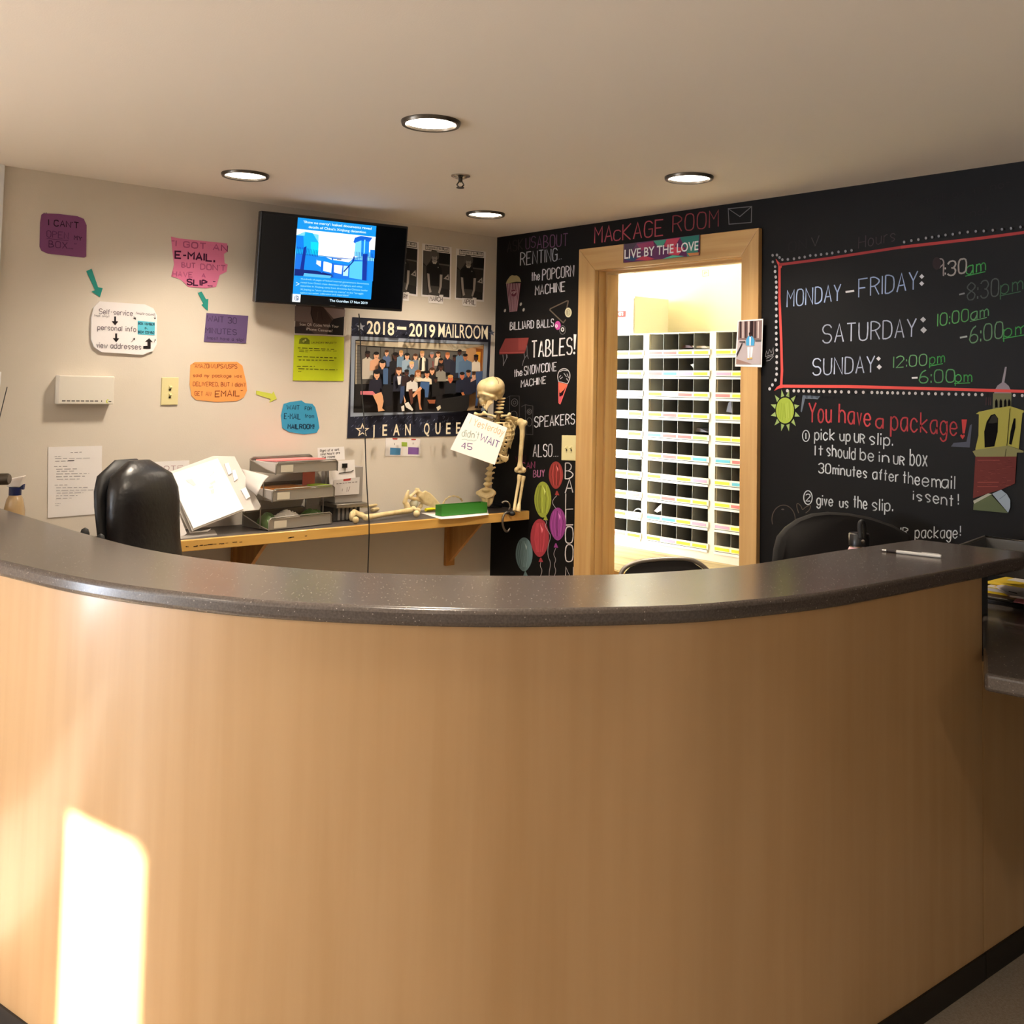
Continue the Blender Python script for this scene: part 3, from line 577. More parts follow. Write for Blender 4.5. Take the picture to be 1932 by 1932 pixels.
# cable hanging from the television, past the poster and in front of the shelf
SHD = 0.30; ZS = EYE-0.622
pts = [TP(677, 592, -.03)]+[onL(x, y, d) for x, y, d in ((678, 600, .18), (680, 650, .17), (683, 740, .19), (687, 790, .22), (689, 830, .25), (691, 900, .30), (695, 960, .325), (697, 1000, .33), (695, 1050, .33), (693.5, 1100, .33), (693, 1200, .32))]
sm = [(Vector(p)) for p in pts]
def smooth3(P, n=2):
    P = [Vector(p) for p in P]
    for _ in range(n):
        Q = [P[0]]
        for p, q in zip(P, P[1:]): Q += [p*.75+q*.25, p*.25+q*.75]
        P = Q+[P[-1]]
    return P
solo('television_cable', MB().tube(smooth3(pts), .0026, 8), 'black_rubber', 'thin black cable hanging from the television down past the shelf', 'cable', smooth=60)
# ------------------------------------------------------------------ printed portraits
mono = lambda v: (min(235, int(v*1.2)), min(230, int(v*1.15)), min(225, int(v*1.1)))
def portrait(x0, y0, x1, y1, x2, y2, x3, y3, month, card, label):
    t, a = sheet('portrait_print', [(x0, y0), (x1, y1), (x2, y2), (x3, y3)], 'paper', label, 'portrait', group='black and white portraits beside the television')
    def B(u, v): 
        ax, ay = x0+(x1-x0)*u, y0+(y1-y0)*u; bx, by = x3+(x2-x3)*u, y3+(y2-y3)*u; return (ax+(bx-ax)*v, ay+(by-ay)*v)
    a.fn = (lambda f: lambda u, v: f(*B(u, v)))(a.fn)
    a.poly([(.04, .13), (.95, .13), (.95, .965), (.04, .965)], mono(36)); a.poly([(.05, .13), (.42, .13), (.30, .30), (.16, .42), (.05, .36)], mono(72)); a.poly([(.05, .40), (.14, .42), (.22, .96), (.05, .96)], mono(60)); a.poly([(.58, .13), (.95, .13), (.95, .34), (.58, .34)], mono(20)); a.poly([(.58, .34), (.95, .34), (.95, .37), (.58, .365)], mono(74)); a.poly([(.62, .60), (.95, .60), (.95, .82), (.62, .80)], mono(48))
    a.poly([(.90, .52), (.74, .62), (.93, .64)], mono(150)); a.ell(.86, .595, .03, .017, mono(40))
    a.poly([(.17, .40), (.34, .335), (.50, .335), (.66, .42), (.69, .545), (.60, .55), (.585, .78), (.24, .78), (.23, .56), (.16, .555)], mono(24)); a.poly([(.24, .78), (.585, .78), (.60, .96), (.22, .96)], mono(62))
    a.poly([(.33, .305), (.51, .305), (.47, .36), (.37, .36)], mono(150)); a.ell(.42, .235, .095, .092, mono(118)); a.ell(.40, .165, .14, .06, mono(76)); a.ell(.30, .20, .04, .07, mono(76)); a.ell(.53, .2, .035, .065, mono(70))
    for ex in (.385, .455): a.ell(ex, .222, .014, .007, mono(50), 8)
    a.line([(.42, .23), (.42, .255)], .01, mono(88)); a.line([(.39, .278), (.45, .278)], .01, mono(76))
    a.poly([(.17, .555), (.245, .56), (.285, .80), (.33, .90), (.26, .92), (.205, .78)], mono(146)); a.poly([(.60, .55), (.685, .55), (.665, .78), (.60, .92), (.55, .90), (.595, .78)], mono(146)); a.ell(.535, .42, .016, .012, mono(120), 8)
    a.poly([(.09, .02), (.90, .02), (.90, .115), (.09, .115)], mono(40)); a.poly([(.105, .032), (.885, .032), (.885, .103), (.105, .103)], mono(214)); a.type('Employee of the Month', (.14, .085), (.86, .085), .055, mono(60), .01, up=(0, -1))
    a.put('picture', 'printed_paper', t)
    mbp = [onL(x, y, .0032) for x, y in card]; obj('name_card', MB().prism(mbp, LN*.0006), 'paper', t)
    a = artL(.0039); (ax, ay), (bx, by), (cx, cy), (dx, dy) = card; L = lambda u, v: (ax+(bx-ax)*u+(dx-ax)*v, ay+(by-ay)*u+(dy-ay)*v)
    a.hand(month, L(.10, .75), L(.92, .78), abs(dy-ay)*.5, (80, 66, 56), 1.0); a.put('month', 'printed_paper', t)
portrait(737, 449, 790.4, 457.2, 787.5, 559.5, 733.5, 551, 'FEBRUARY', [(738, 547), (771.8, 551.3), (771, 568), (737.5, 564)], 'black and white portrait print mostly hidden behind the television, first of the row')
portrait(796.4, 459, 852, 466.5, 850.5, 565, 794.5, 559, 'MARCH', [(808, 555.3), (836.3, 556.3), (835.7, 573), (808.4, 571.5)], 'black and white portrait print with MARCH card, middle of the row')
portrait(860.4, 468.6, 916.7, 475, 912.7, 569.5, 858, 564.8, 'APRIL', [(871.5, 559.5), (898.8, 562), (898.3, 578.5), (872.5, 577)], 'black and white portrait print with APRIL card, nearest the wall corner')
# poster half hidden under the television
t, a = sheet('phone_poster', [(558.5, 545), (652.5, 551), (648.6, 634.2), (555.3, 630.2)], 'paper', 'dark brown photo poster half hidden under the television', 'poster')
ZQ = Z(540, 570, 12.08)
a.poly([(559.5, 546), (651.5, 552), (647.4, 632.8), (556.2, 629)], (96, 82, 80)); a.poly(ZQ([(200,90),(570,110),(600,480),(190,430)]), (132, 116, 114)); a.poly(ZQ([(850,120),(1340,170),(1330,330),(1080,380)]), (158, 140, 138)); a.poly(ZQ([(580,-60),(860,140),(1060,440),(900,520),(620,470),(570,240)]), (72, 58, 54)); a.poly(ZQ([(1080,380),(1320,330),(1300,760),(930,740),(1000,480)]), (34, 32, 34)); a.poly(ZQ([(190,560),(420,540),(640,720),(190,700)]), (60, 54, 58))
a.line(ZQ([(720,220),(690,420)]), 1.2, (92, 78, 72)); a.line(ZQ([(790,200),(820,400)]), 1.2, (60, 46, 44)); a.line(ZQ([(590,-20),(560,260),(620,460)]), 1.6, (44, 34, 34))
a.type('Scan QR Codes With Your', ZQ([(300,530)])[0], ZQ([(1195,585)])[0], 5.2, (226, 216, 212), .01); a.type('iPhone Cameras!', ZQ([(450,640)])[0], ZQ([(1045,685)])[0], 5.2, (232, 224, 220), .01); a.put('picture', 'printed_paper', t)
# green laundry flyer
t, a = sheet('laundry_flyer', [(555.3, 631.9), (649, 635.6), (648.4, 719), (552.4, 717.8)], 'flyer_green', 'lime green printed flyer below the dark poster', 'flyer', off=.0032)
kg = (84, 92, 22)
a.poly(ZQ([(285,950),(300,850),(360,810),(470,810),(530,870),(535,960)]), (110, 120, 30)); a.ell(573.5, 643.5, 4.5, 4.6, (96, 104, 26)); a.ell(572.4, 644, 2.2, 2.4, (170, 178, 70)); a.ell(576, 641.5, 1.8, 2, (190, 200, 110))
a.type('LAUNDRY MAJESTY', ZQ([(565,940)])[0], ZQ([(1150,950)])[0], 3.4, (104, 112, 30), .01)
for x0, y0_, x1, y1_, w_ in ((260,1050,1120,1085,1.3),(290,1100,1150,1125,.8),(290,1135,520,1145,.8),(250,1250,1160,1280,1.4),(280,1325,1110,1335,1.5),(240,1470,650,1470,1.3),(270,1525,1160,1550,1.3),(270,1590,350,1592,1.2)): a.scrib(ZQ([(x0, y0_)])[0], ZQ([(x1, y1_)])[0], 1.2, kg, max(3, int((x1-x0)/90)), w_)
a.put('printing', 'printed_paper', t)
# team poster
PQ = [(664.5, 598.3), (927.2, 613.4), (918, 821.3), (654.6, 826.8)]
t, a = sheet('team_poster', PQ, 'paper', 'large dark denim poster with a group photo reading 2018-2019 MAILROOM', 'poster')
navy = (34, 36, 52); crm = (238, 226, 200); slate = (150, 160, 176)
a.poly(PQ, navy)
for i in range(340):
    x = random.uniform(658, 922); y = random.choice((random.uniform(606, 634), random.uniform(788, 816)))
    y += (x-664)*.05*(1 if y < 700 else -.15)
    if x < 662 or x > 915: continue
    a.line([(x, y), (x+random.uniform(1.5, 4), y-random.uniform(2, 6))], .7, random.choice(((78, 84, 110), (20, 20, 32), (104, 110, 134), (58, 62, 88))), up=False)
ZP = Z(660, 600, 6.9)
a.h += .0003; a.poly(ZP([(20,235),(1800,315),(1755,1205),(5,1285)]), slate); a.poly(ZP([(70,285),(1745,345),(1705,1215),(45,1232)]), (24, 22, 24))
a.poly(ZP([(75,300),(1740,350),(1715,800),(70,860)]), (186, 172, 146)); a.poly(ZP([(95,355),(1510,438),(1505,780),(85,860)]), (96, 92, 86)); a.poly(ZP([(1510,400),(1740,360),(1700,1200),(1480,1150)]), (196, 150, 104)); a.poly(ZP([(1640,395),(1730,400),(1715,700),(1650,700)]), (150, 84, 32)); a.poly(ZP([(1640,440),(1700,440),(1690,620),(1640,620)]), (228, 160, 50)); a.poly(ZP([(1480,1150),(1690,1150),(1690,1200),(1460,1205)]), (190, 160, 120))
a.poly(ZP([(70,860),(1100,860),(1480,1000),(1460,1215),(50,1228)]), (34, 30, 30))
for x in (215, 395, 570, 740): a.line(ZP([(x, 375), (x, 520)]), 1.2, (24, 22, 22))
for i in range(10): a.line(ZP([(75, 420+i*42), (140, 422+i*42)]), .5, (60, 56, 54))
a.line(ZP([(95,357),(1510,440)]), 1.4, (40, 36, 34)); a.poly(ZP([(625,310),(695,315),(690,385),(620,380)]), (206, 196, 172)); a.ell(*ZP([(1360, 382)])[0], 4, 3.6, (214, 206, 186))
def fig(x, y, s, skin, hair, top, w=1.7, hgt=2.6, lng=False, beard=None):
    """small printed figure: x,y head centre (zoom px), s head half-width"""
    q = lambda u, v: (660+(x+u*s)/6.9, 600+(y+v*s)/6.9); P_ = lambda L: [q(*k) for k in L]
    if lng: a.poly(P_([(-1.15, -.9), (0, -1.6), (1.15, -.9), (1.35, 1.6), (-1.35, 1.6)]), hair)
    a.poly(P_([(-.35, .8), (.35, .8), (w*.55, 1.5), (w, 1.9), (w*1.1, 1.4+hgt), (-w*1.1, 1.4+hgt), (-w, 1.9), (-w*.55, 1.5)]), top); a.poly(P_([(-.4, .6), (.4, .6), (.3, 1.6), (-.3, 1.6)]), skin)
    c = q(0, 0); a.ell(c[0], c[1], s*.92/6.9, s*1.25/6.9, skin, 14)
    c = q(0, -.85); a.ell(c[0], c[1], s*1.0/6.9, s*.62/6.9, hair, 12)
    a.line(P_([(-.4, -.1), (-.2, -.1)]), .5, (40, 26, 22)); a.line(P_([(.2, -.1), (.4, -.1)]), .5, (40, 26, 22)); a.line(P_([(-.3, .6), (.3, .6)]), .5, (140, 60, 52))
lt_, md, dk_ = (226, 170, 132), (176, 116, 80), (70, 44, 34); blk, brn, bld = (22, 18, 18), (78, 48, 30), (186, 140, 84)
for f in ((225, 475, 34, dk_, blk, (196, 186, 170), 2.0, 8), (335, 490, 36, lt_, blk, lt_, 2.2, 4), (468, 455, 28, lt_, brn, (86, 104, 140), 1.8, 5), (580, 500, 38, dk_, blk, (32, 30, 34), 2.0, 5), (652, 460, 28, lt_, bld, (112, 140, 164), 1.8, 5), (728, 500, 32, lt_, blk, (150, 172, 190), 2.0, 5, True), (835, 505, 28, lt_, brn, (110, 124, 140), 1.7, 6, True), (920, 470, 30, lt_, bld, (236, 228, 206), 1.5, 6), (1045, 480, 27, (200, 130, 104), (120, 120, 124), (112, 104, 98), 2.3, 6), (1125, 475, 27, lt_, brn, (206, 190, 170), 1.6, 4, True), (1245, 490, 30, (214, 140, 104), (160, 96, 50), (44, 44, 56), 2.1, 6), (1335, 520, 28, dk_, blk, (36, 38, 52), 2.0, 8), (1398, 450, 28, dk_, blk, (96, 124, 150), 1.7, 8), (1470, 510, 32, md, blk, (86, 112, 142), 2.6, 7), (1608, 520, 32, dk_, blk, (226, 214, 194), 1.6, 4)): fig(*f)
a.poly(ZP([(880,510),(905,520),(900,680),(870,690)]), (26, 26, 32)); a.poly(ZP([(950,515),(985,540),(985,690),(955,690)]), (26, 26, 32)); a.line(ZP([(1045,560),(1048,690)]), 1.2, (150, 40, 40))
for f in ((388, 600, 42, lt_, blk, (30, 30, 40), 2.6, 6, True), (765, 610, 33, (226, 178, 150), (214, 180, 120), (112, 136, 158), 1.8, 4), (1145, 560, 27, md, blk, (40, 38, 40), 1.6, 3, True), (1140, 640, 34, dk_, blk, (140, 136, 126), 1.8, 4, True), (1025, 690, 32, lt_, brn, (30, 28, 32), 1.5, 3, True), (590, 690, 36, lt_, brn, (40, 40, 54), 2.0, 6, True), (690, 715, 32, dk_, blk, (56, 40, 40), 1.8, 4), (835, 720, 32, lt_, (150, 90, 44), (206, 190, 160), 1.6, 2, True), (950, 730, 34, (220, 150, 110), blk, (222, 206, 176), 1.7, 2.5, True), (295, 740, 40, lt_, blk, (36, 34, 48), 2.4, 5, True), (1250, 790, 36, (200, 104, 70), (186, 140, 84), (26, 28, 34), 1.9, 4), (1400, 750, 34, (196, 116, 84), blk, (34, 38, 56), 2.3, 5), (1480, 720, 32, md, blk, (34, 36, 54), 1.8, 3), (1545, 750, 24, lt_, brn, (210, 160, 140), 1.5, 3), (745, 780, 32, dk_, blk, (214, 208, 200), 2.2, 4), (1050, 800, 26, dk_, blk, (24, 22, 24), 1.8, 7)): fig(*f)
pl = lambda L, c: a.poly(ZP(L), c)
pl([(365,660),(430,650),(425,860),(365,860)], (70, 98, 138)); pl([(545,760),(600,755),(590,860),(560,870)], (222, 218, 216)); pl([(70,950),(230,950),(270,990),(240,1000),(70,995)], (214, 120, 130)); pl([(230,1000),(340,960),(375,1060),(350,1170),(385,1200),(300,1215),(290,1130)], (222, 166, 124)); pl([(340,880),(500,870),(470,1130),(380,1160)], (26, 24, 30)); pl([(590,890),(640,880),(640,1000),(600,1110),(580,1110)], (52, 68, 100)); pl([(630,1000),(660,1080),(640,1110)], lt_); pl([(640,1110),(690,1090),(755,1190),(740,1205),(660,1160)], (224, 220, 210)); pl([(595,1150),(635,1130),(640,1205),(605,1210)], (224, 220, 210))
pl([(720,1020),(850,880),(865,920),(760,1030)], (226, 164, 122)); pl([(800,960),(850,940),(845,1120),(865,1190),(835,1190)], (206, 136, 96)); pl([(690,930),(740,920),(750,1100),(720,1130)], (90, 52, 40)); pl([(850,800),(965,810),(945,1030),(905,1030),(900,930),(840,890)], (66, 96, 140)); pl([(930,1060),(1040,1060),(1030,1110),(960,1110)], (150, 84, 52)); pl([(1050,1160),(1100,1130),(1110,1170),(1070,1205)], (216, 204, 176)); pl([(1370,900),(1600,780),(1620,930),(1420,1030)], (34, 36, 54)); pl([(1370,970),(1400,960),(1430,1020),(1400,1030)], (200, 120, 70)); pl([(1120,1050),(1480,990),(1470,1150),(1440,1210),(1110,1215)], (28, 26, 26)); pl([(1560,700),(1650,690),(1640,900),(1620,1140),(1610,960),(1580,1140),(1555,1150),(1570,900)], (66, 86, 124)); pl([(1550,1140),(1590,1140),(1590,1170),(1545,1170)], (32, 24, 22)); pl([(1605,1140),(1645,1140),(1645,1170),(1605,1170)], (32, 24, 22)); pl([(780,780),(980,790),(960,830),(820,820)], (224, 214, 192))
a.h += .0003
def star(x, y, r, c, hole=None):
    S = lambda rr: [(x+rr*(1 if i % 2 == 0 else .42)*math.sin(math.pi*i/5), y-rr*(1 if i % 2 == 0 else .42)*math.cos(math.pi*i/5)) for i in range(10)]
    a.poly(S(r), c)
    if hole: a.poly(S(r*.62), hole)
star(669.5, 617.5, 8.5, (168, 170, 178)); star(916, 628.5, 6.5, (92, 98, 116)); star(672.5, 811, 14, crm, (60, 62, 78))
a.type('2018', (680.5, 629.5), (732, 633), 24.5, crm, .018); a.poly([(737.5, 616.5), (755, 617.6), (755, 623), (737.5, 622)], crm); a.type('2019', (760, 634.3), (809, 637), 24.5, crm, .018); a.type('MAILROOM', (815, 636), (908, 640.5), 26, crm, .004)
for ch, x, w_, y in (('J', 690, 5, 822), ('E', 709.5, 9, 821), ('A', 729.5, 12.5, 820.5), ('N', 752, 10.5, 820), ('Q', 787.5, 10.5, 818.5), ('U', 809, 9.5, 818), ('E', 829, 8.5, 817.8), ('E', 847.5, 8.5, 817), ('N', 866, 10, 816.5), ('S', 885, 9, 816)): a.type(ch, (x, y), (x+w_, y-.3), 21.5, crm, .016)
a.put('print', 'printed_paper', t)
# small card below the poster
t, a = sheet('notice_card', [(727.5, 826), (793, 828.5), (792, 861), (727, 860)], 'paper', 'small pale card with blue and purple squares below the large poster', 'card', off=.0005)
a.poly([(736, 844.5), (756, 845.5), (755.5, 858.5), (735.5, 858)], (74, 132, 176)); a.poly([(770, 843.5), (790, 844.5), (789.5, 857.5), (769.5, 857)], (134, 96, 164)); a.poly([(757.5, 834), (768, 834.5), (768, 842.5), (757.5, 842)], (160, 186, 72)); a.poly([(740, 826.6), (750, 827), (749, 829.5), (741, 829)], (190, 60, 50)); a.poly([(775.5, 827.6), (785, 828), (784, 830.3), (776, 830)], (190, 60, 50)); a.line([(743.5, 836), (743.5, 839.5)], 1, (90, 84, 80)); a.line([(779, 835), (779, 838.5)], 1, (90, 84, 80)); a.put('printing', 'printed_paper', t)
# ------------------------------------------------------------------ chalk on the blackboard wall
def chalk(name='chalk_lettering', label=None, a=None):
    return a.put(name, 'chalk', wall_right, label=label)
def words(L, label):
    a = artR(.0003)
    for tx, p0, p1, h, c, w in L: a.hand(tx, p0, p1, h, c, w, .22)
    a.put('chalk_lettering', 'chalk', wall_right, label=label); return a
wht, gr, pp = (205, 205, 214), (168, 174, 184), (104, 72, 104)
words([('ASK', (957, 476), (986, 470.5), 20, (62, 57, 58), 1.5), ('US', (992, 470.5), (1010, 466), 21, (94, 70, 95), 1.6), ('ABOUT', (1013.5, 469), (1071, 463.5), 23, (118, 86, 116), 1.7)], 'purple grey chalk words ASK US ABOUT')
words([('RENTING', (982, 501), (1051, 492), 24, gr, 1.8), ('...', (1052.5, 490.5), (1059, 489), 8, gr, 1.4)], 'pale chalk word RENTING')
words([('the', (1003, 530), (1018, 528), 16, wht, 1.7), ('POPCORN', (1023.5, 529), (1082.5, 521), 20.5, wht, 1.9), ('MACHINE', (1010, 557), (1066, 549), 17.5, wht, 2.0)], 'white chalk words the POPCORN MACHINE')
words([('BILLIARD', (962.5, 622.5), (1007, 619), 14.5, wht, 1.6), ('BALLS', (1013.5, 619), (1044.5, 616), 14.5, wht, 1.6)], 'white chalk words BILLIARD BALLS')
a = words([('TABLES', (1003, 675), (1079, 668), 31, (228, 226, 228), 2.6)], 'large white chalk word TABLES')
a = artR(.0003); a.poly([(1082.4, 630.6), (1087.6, 631), (1085.2, 659), (1083, 659)], (228, 226, 228)); a.ell(1083.6, 666, 2, 2.4, (228, 226, 228), 10); a.put('chalk_lettering', 'chalk', wall_right)
words([('the', (970, 711.5), (985, 708.5), 13.5, wht, 1.5), ('SNOW', (989, 708), (1018.5, 703), 16.5, wht, 1.6), ('CONE', (1021.5, 702.5), (1050, 699.5), 16, wht, 1.6), ('MACHINE', (983.5, 731), (1030, 723), 13, wht, 1.6)], 'white chalk words the SNOW CONE MACHINE')
words([('SPEAKERS', (1008.5, 806), (1084, 800), 19.5, wht, 1.8)], 'white chalk word SPEAKERS')
words([('ALSO', (1006, 862), (1041.5, 861), 23, wht, 1.8), ('...', (1045, 861.5), (1052.5, 861.5), 8, wht, 1.5)], 'white chalk word ALSO')
words([('YOU', (972, 872), (992, 870), 11, (72, 34, 54), 1.2), ('CAN', (984, 885), (1009, 883), 12, (150, 74, 112), 1.4), ('BUY', (1006.5, 900.5), (1027.5, 899), 13, (172, 108, 142), 1.6)], 'pink chalk words YOU CAN BUY')
for ch, x, y, h in (('B', 1066.5, 903.5, 30), ('A', 1066.5, 930, 26), ('L', 1067, 961, 30), ('L', 1067, 990.5, 30), ('O', 1066.5, 1025, 31), ('O', 1066.5, 1060, 32), ('N', 1067, 1101, 31)):
    words([(ch, (x, y), (x+14.5, y-.5), h, (212, 206, 206), 1.9)], 'one letter of the upright white chalk word BALLOON')
words([('MA', (1122, 459), (1155, 455), 30, (186, 92, 106), 2.2), ('C', (1158, 454.5), (1171, 452.5), 19, (176, 86, 98), 2), ('KAGE', (1175, 453.5), (1251, 444), 30, (172, 82, 92), 2.2), ('ROOM', (1269.5, 438.5), (1355, 427.5), 31, (150, 74, 80), 2.1)], 'pink chalk heading MAcKAGE ROOM')
def drawing(label): return artR(.0004)
# popcorn bucket
a = artR(.0004); P = lambda u, v: (955+(983-955)*u+(961.5-955)*v+(976-983-961.5+955)*u*v, 535-1*u+(589-535)*v-1*u*v)
a.poly([P(0, 0), P(1, 0), P(1, 1), P(0, 1)], (96, 46, 62))
for i in range(9): u = i/9+.01; a.poly([P(u, 0), P(u+.055, 0), P(u+.055, 1), P(u, 1)], (168, 138, 146), up=False)
a.h += .0003; a.poly([(954.5, 535), (957, 529), (962, 522), (966, 519), (971, 520), (975, 519.5), (980, 523), (982, 527), (983.5, 532), (975, 531.5), (966, 533), (959, 535)], (156, 146, 108)); a.ell(969.5, 553, 6.5, 7.5, (150, 108, 120)); a.ell(969.5, 553, 5.6, 6.6, (104, 54, 68)); a.hand('POP', (965.5, 555), (974, 554), 4.5, (180, 150, 156), .9)
for x, y in ((953.2, 586), (983.2, 574), (988.5, 584.5)): a.ell(x, y, 2.0, 3.4, (170, 166, 160), 9, .3)
a.put('chalk_drawing', 'chalk', wall_right, label='chalk drawing of a striped popcorn bucket')
# billiard rack and balls
a = artR(.0004); rk = (100, 90, 80); a.line([(1067.5, 603), (1062.7, 609), (1058, 604.5), (1037.6, 585), (1038.5, 582.5), (1070, 567.5), (1072, 568), (1071.5, 572), (1069.5, 581)], 2.2, rk)
a.ell(1072.3, 589.6, 6.4, 9.2, (206, 200, 168)); a.ell(1072, 589.4, 3.8, 6, (120, 116, 96)); a.ell(1072, 589.4, 2.9, 4.9, (206, 200, 168)); a.line([(1072, 586), (1072, 593)], 1.1, (60, 56, 44))
a.put('chalk_drawing', 'chalk', wall_right, label='chalk drawing of a rack with a cream ball')
a = artR(.0007); a.ell(1052.4, 614, 5.6, 8.4, (186, 78, 150)); a.ell(1050, 615, 2.6, 3.4, (226, 206, 222)); a.line([(1050, 613), (1050, 617)], .9, (120, 40, 90)); a.put('chalk_drawing', 'chalk', wall_right, label='chalk drawing of a magenta ball')
a = artR(.0007); a.line([(1061.5+5.6*math.cos(t*.35), 622.6+8.2*math.sin(t*.35)) for t in range(19)], .9, (120, 118, 118)); a.ell(1061.5, 621.6, 3.3, 4.2, (206, 204, 204)); a.ell(1061.5, 621.6, 1.5, 2.2, (60, 58, 60)); a.put('chalk_drawing', 'chalk', wall_right, label='chalk drawing of a black ball with a white spot')
# table
a = artR(.0004); a.poly([(953.3, 638.8), (997.8, 636.9), (994, 654), (989.8, 667), (942, 668.5), (942.6, 661.5)], (122, 56, 54)); a.poly([(978, 638), (997, 637), (991, 660), (978, 661)], (136, 64, 60)); a.line([(942.3, 665.5), (989.8, 664.5)], 1, (170, 84, 80))
for P in ([(955.5, 668.5), (956, 676), (952, 684), (949.5, 690)], [(949, 669), (950, 678), (950, 690)], [(957, 669), (957.5, 675)], [(989, 667), (990.5, 675), (987.5, 682), (986, 690)], [(994.5, 652), (995, 670), (997.5, 677)], [(995, 670), (990.5, 675)]): a.line(P, 1.1, (112, 112, 116))
a.put('chalk_drawing', 'chalk', wall_right, label='chalk drawing of a brick red folding table')
# snow cone
a = artR(.0004); a.line(chaikin([(1054, 720), (1052, 712), (1053, 704), (1057, 697.5), (1064, 695), (1071, 697), (1075.3, 704), (1075.5, 712), (1073, 720), (1070.6, 724.5)]), 1.4, (196, 194, 196))
for P in ([(1056, 701.5), (1062, 698.5), (1071, 699.5)], [(1055, 712), (1058.5, 708)], [(1057, 715), (1062, 711)], [(1064, 704), (1069, 711)], [(1070, 705), (1073, 713)], [(1069, 714), (1071.5, 718)], [(1054, 720), (1060, 721), (1070.6, 724)]): a.line(P, 1.2, (186, 184, 188))
a.poly([(1054.5, 721), (1070.6, 725), (1064.5, 735), (1057.5, 741.5), (1056, 741)], (226, 112, 84)); a.line([(1054.5, 721), (1054.8, 760), (1057, 762), (1059, 757), (1070.6, 725)], 1.7, (232, 106, 100)); a.poly([(1055.3, 748), (1062, 746), (1057.5, 760), (1055.2, 759)], (206, 82, 100)); a.poly([(1065, 735.5), (1058, 741.5), (1057, 748.5), (1062, 745)], (40, 14, 22))
a.put('chalk_drawing', 'chalk', wall_right, label='chalk drawing of an orange snow cone')
# two loudspeakers
a = artR(.0004); sg = (78, 76, 78)
for P in ([(961.9, 747), (979.9, 747.2), (980, 787)], [(961.9, 747), (961.4, 778)], [(961.9, 747), (954.8, 751.6)], [(991.3, 763.5), (1005.4, 766), (1005.4, 820), (992.2, 819.4), (991.3, 763.5)], [(991.3, 763.5), (984, 767.4)]): a.line(P, .9, sg)
def ring(a, x, y, rx, ry, w, c): a.line([(x+rx*math.cos(t*math.pi/12), y+ry*math.sin(t*math.pi/12)) for t in range(25)], w, c)
for x, y, rx, ry in ((971, 759.5, 6, 7), (971, 759.5, 2.6, 3), (969.6, 783, 6.3, 7.5), (999, 776.7, 4.2, 5), (999, 776.7, 1.6, 2), (999, 796, 5, 8)): ring(a, x, y, rx, ry, 1.0, (96, 94, 96))
a.put('chalk_drawing', 'chalk', wall_right, label='grey chalk outline of two loudspeakers')
# balloons
def balloon(x, y, rx, ry, c, kx, ky, string, name):
    a = artR(.0005); P = []
    for i in range(28):
        t = 2*math.pi*i/28; k = 1.0-(.16*max(0, math.sin(t))**2 if math.sin(t) > 0 else 0); P.append((x+rx*k*math.cos(t), y+ry*math.sin(t)))
    a.poly(P, c); dk_ = tuple(v*.72 for v in c); li = tuple(min(255, v*1.22) for v in c)
    for i in range(13):
        u = (i-6)/7.0; a.line(chaikin([(x+rx*u*.55, y-ry*.78), (x+rx*u*1.0, y+random.uniform(-4, 4)), (x+rx*u*.6, y+ry*.74)]), .9, random.choice((dk_, c, li)), .3, up=False)
    a.h += .0002; a.poly([(x+rx*.05, y-ry*.72), (x+rx*.35, y-ry*.45), (x+rx*.25, y-ry*.25)], tuple(min(255, v+70) for v in c))
    a.poly([(kx-1, ky-5), (kx+1, ky-5), (kx+4.5, ky+3.5), (kx-4, ky+3)], c); a.line(chaikin(string, 3), .9, (172, 166, 168)); a.put('chalk_drawing', 'chalk', wall_right, label='chalk balloon drawn in '+name)
balloon(1049, 896.5, 13.5, 26, (150, 62, 58), 1051, 931, [(1051, 935), (1045, 941), (1042, 948), (1046, 955), (1050, 960)], 'brick red')
balloon(1024.2, 942.6, 16, 34, (154, 164, 66), 1029.5, 978, [(1030, 981), (1032, 987), (1028, 992), (1036, 1004), (1040, 1012), (1034, 1030), (1034, 1050), (1040, 1062), (1036, 1080), (1037, 1095)], 'yellow green')
balloon(1052.5, 988.7, 15.5, 31, (148, 68, 138), 1049, 1030, [(1049, 1034), (1044, 1046), (1050, 1056), (1045, 1066), (1050, 1076), (1045, 1090)], 'magenta')
balloon(1018.4, 1015, 17.5, 36, (168, 64, 74), 1020.6, 1057, [(1021, 1060), (1019, 1068), (1024, 1076), (1019, 1090)], 'coral red')
balloon(989, 1046, 16, 32, (112, 138, 144), 991.5, 1083, [(991, 1086), (990, 1092), (993, 1100)], 'grey blue')
# envelope
a = artR(.0004); a.line([(1374, 393.8), (1418.3, 389.6), (1417.5, 419.7), (1375.5, 423), (1374, 393.8), (1396, 408.6), (1418.3, 389.6)], 1.5, (116, 116, 118)); a.put('chalk_drawing', 'chalk', wall_right, label='grey chalk outline of an envelope')
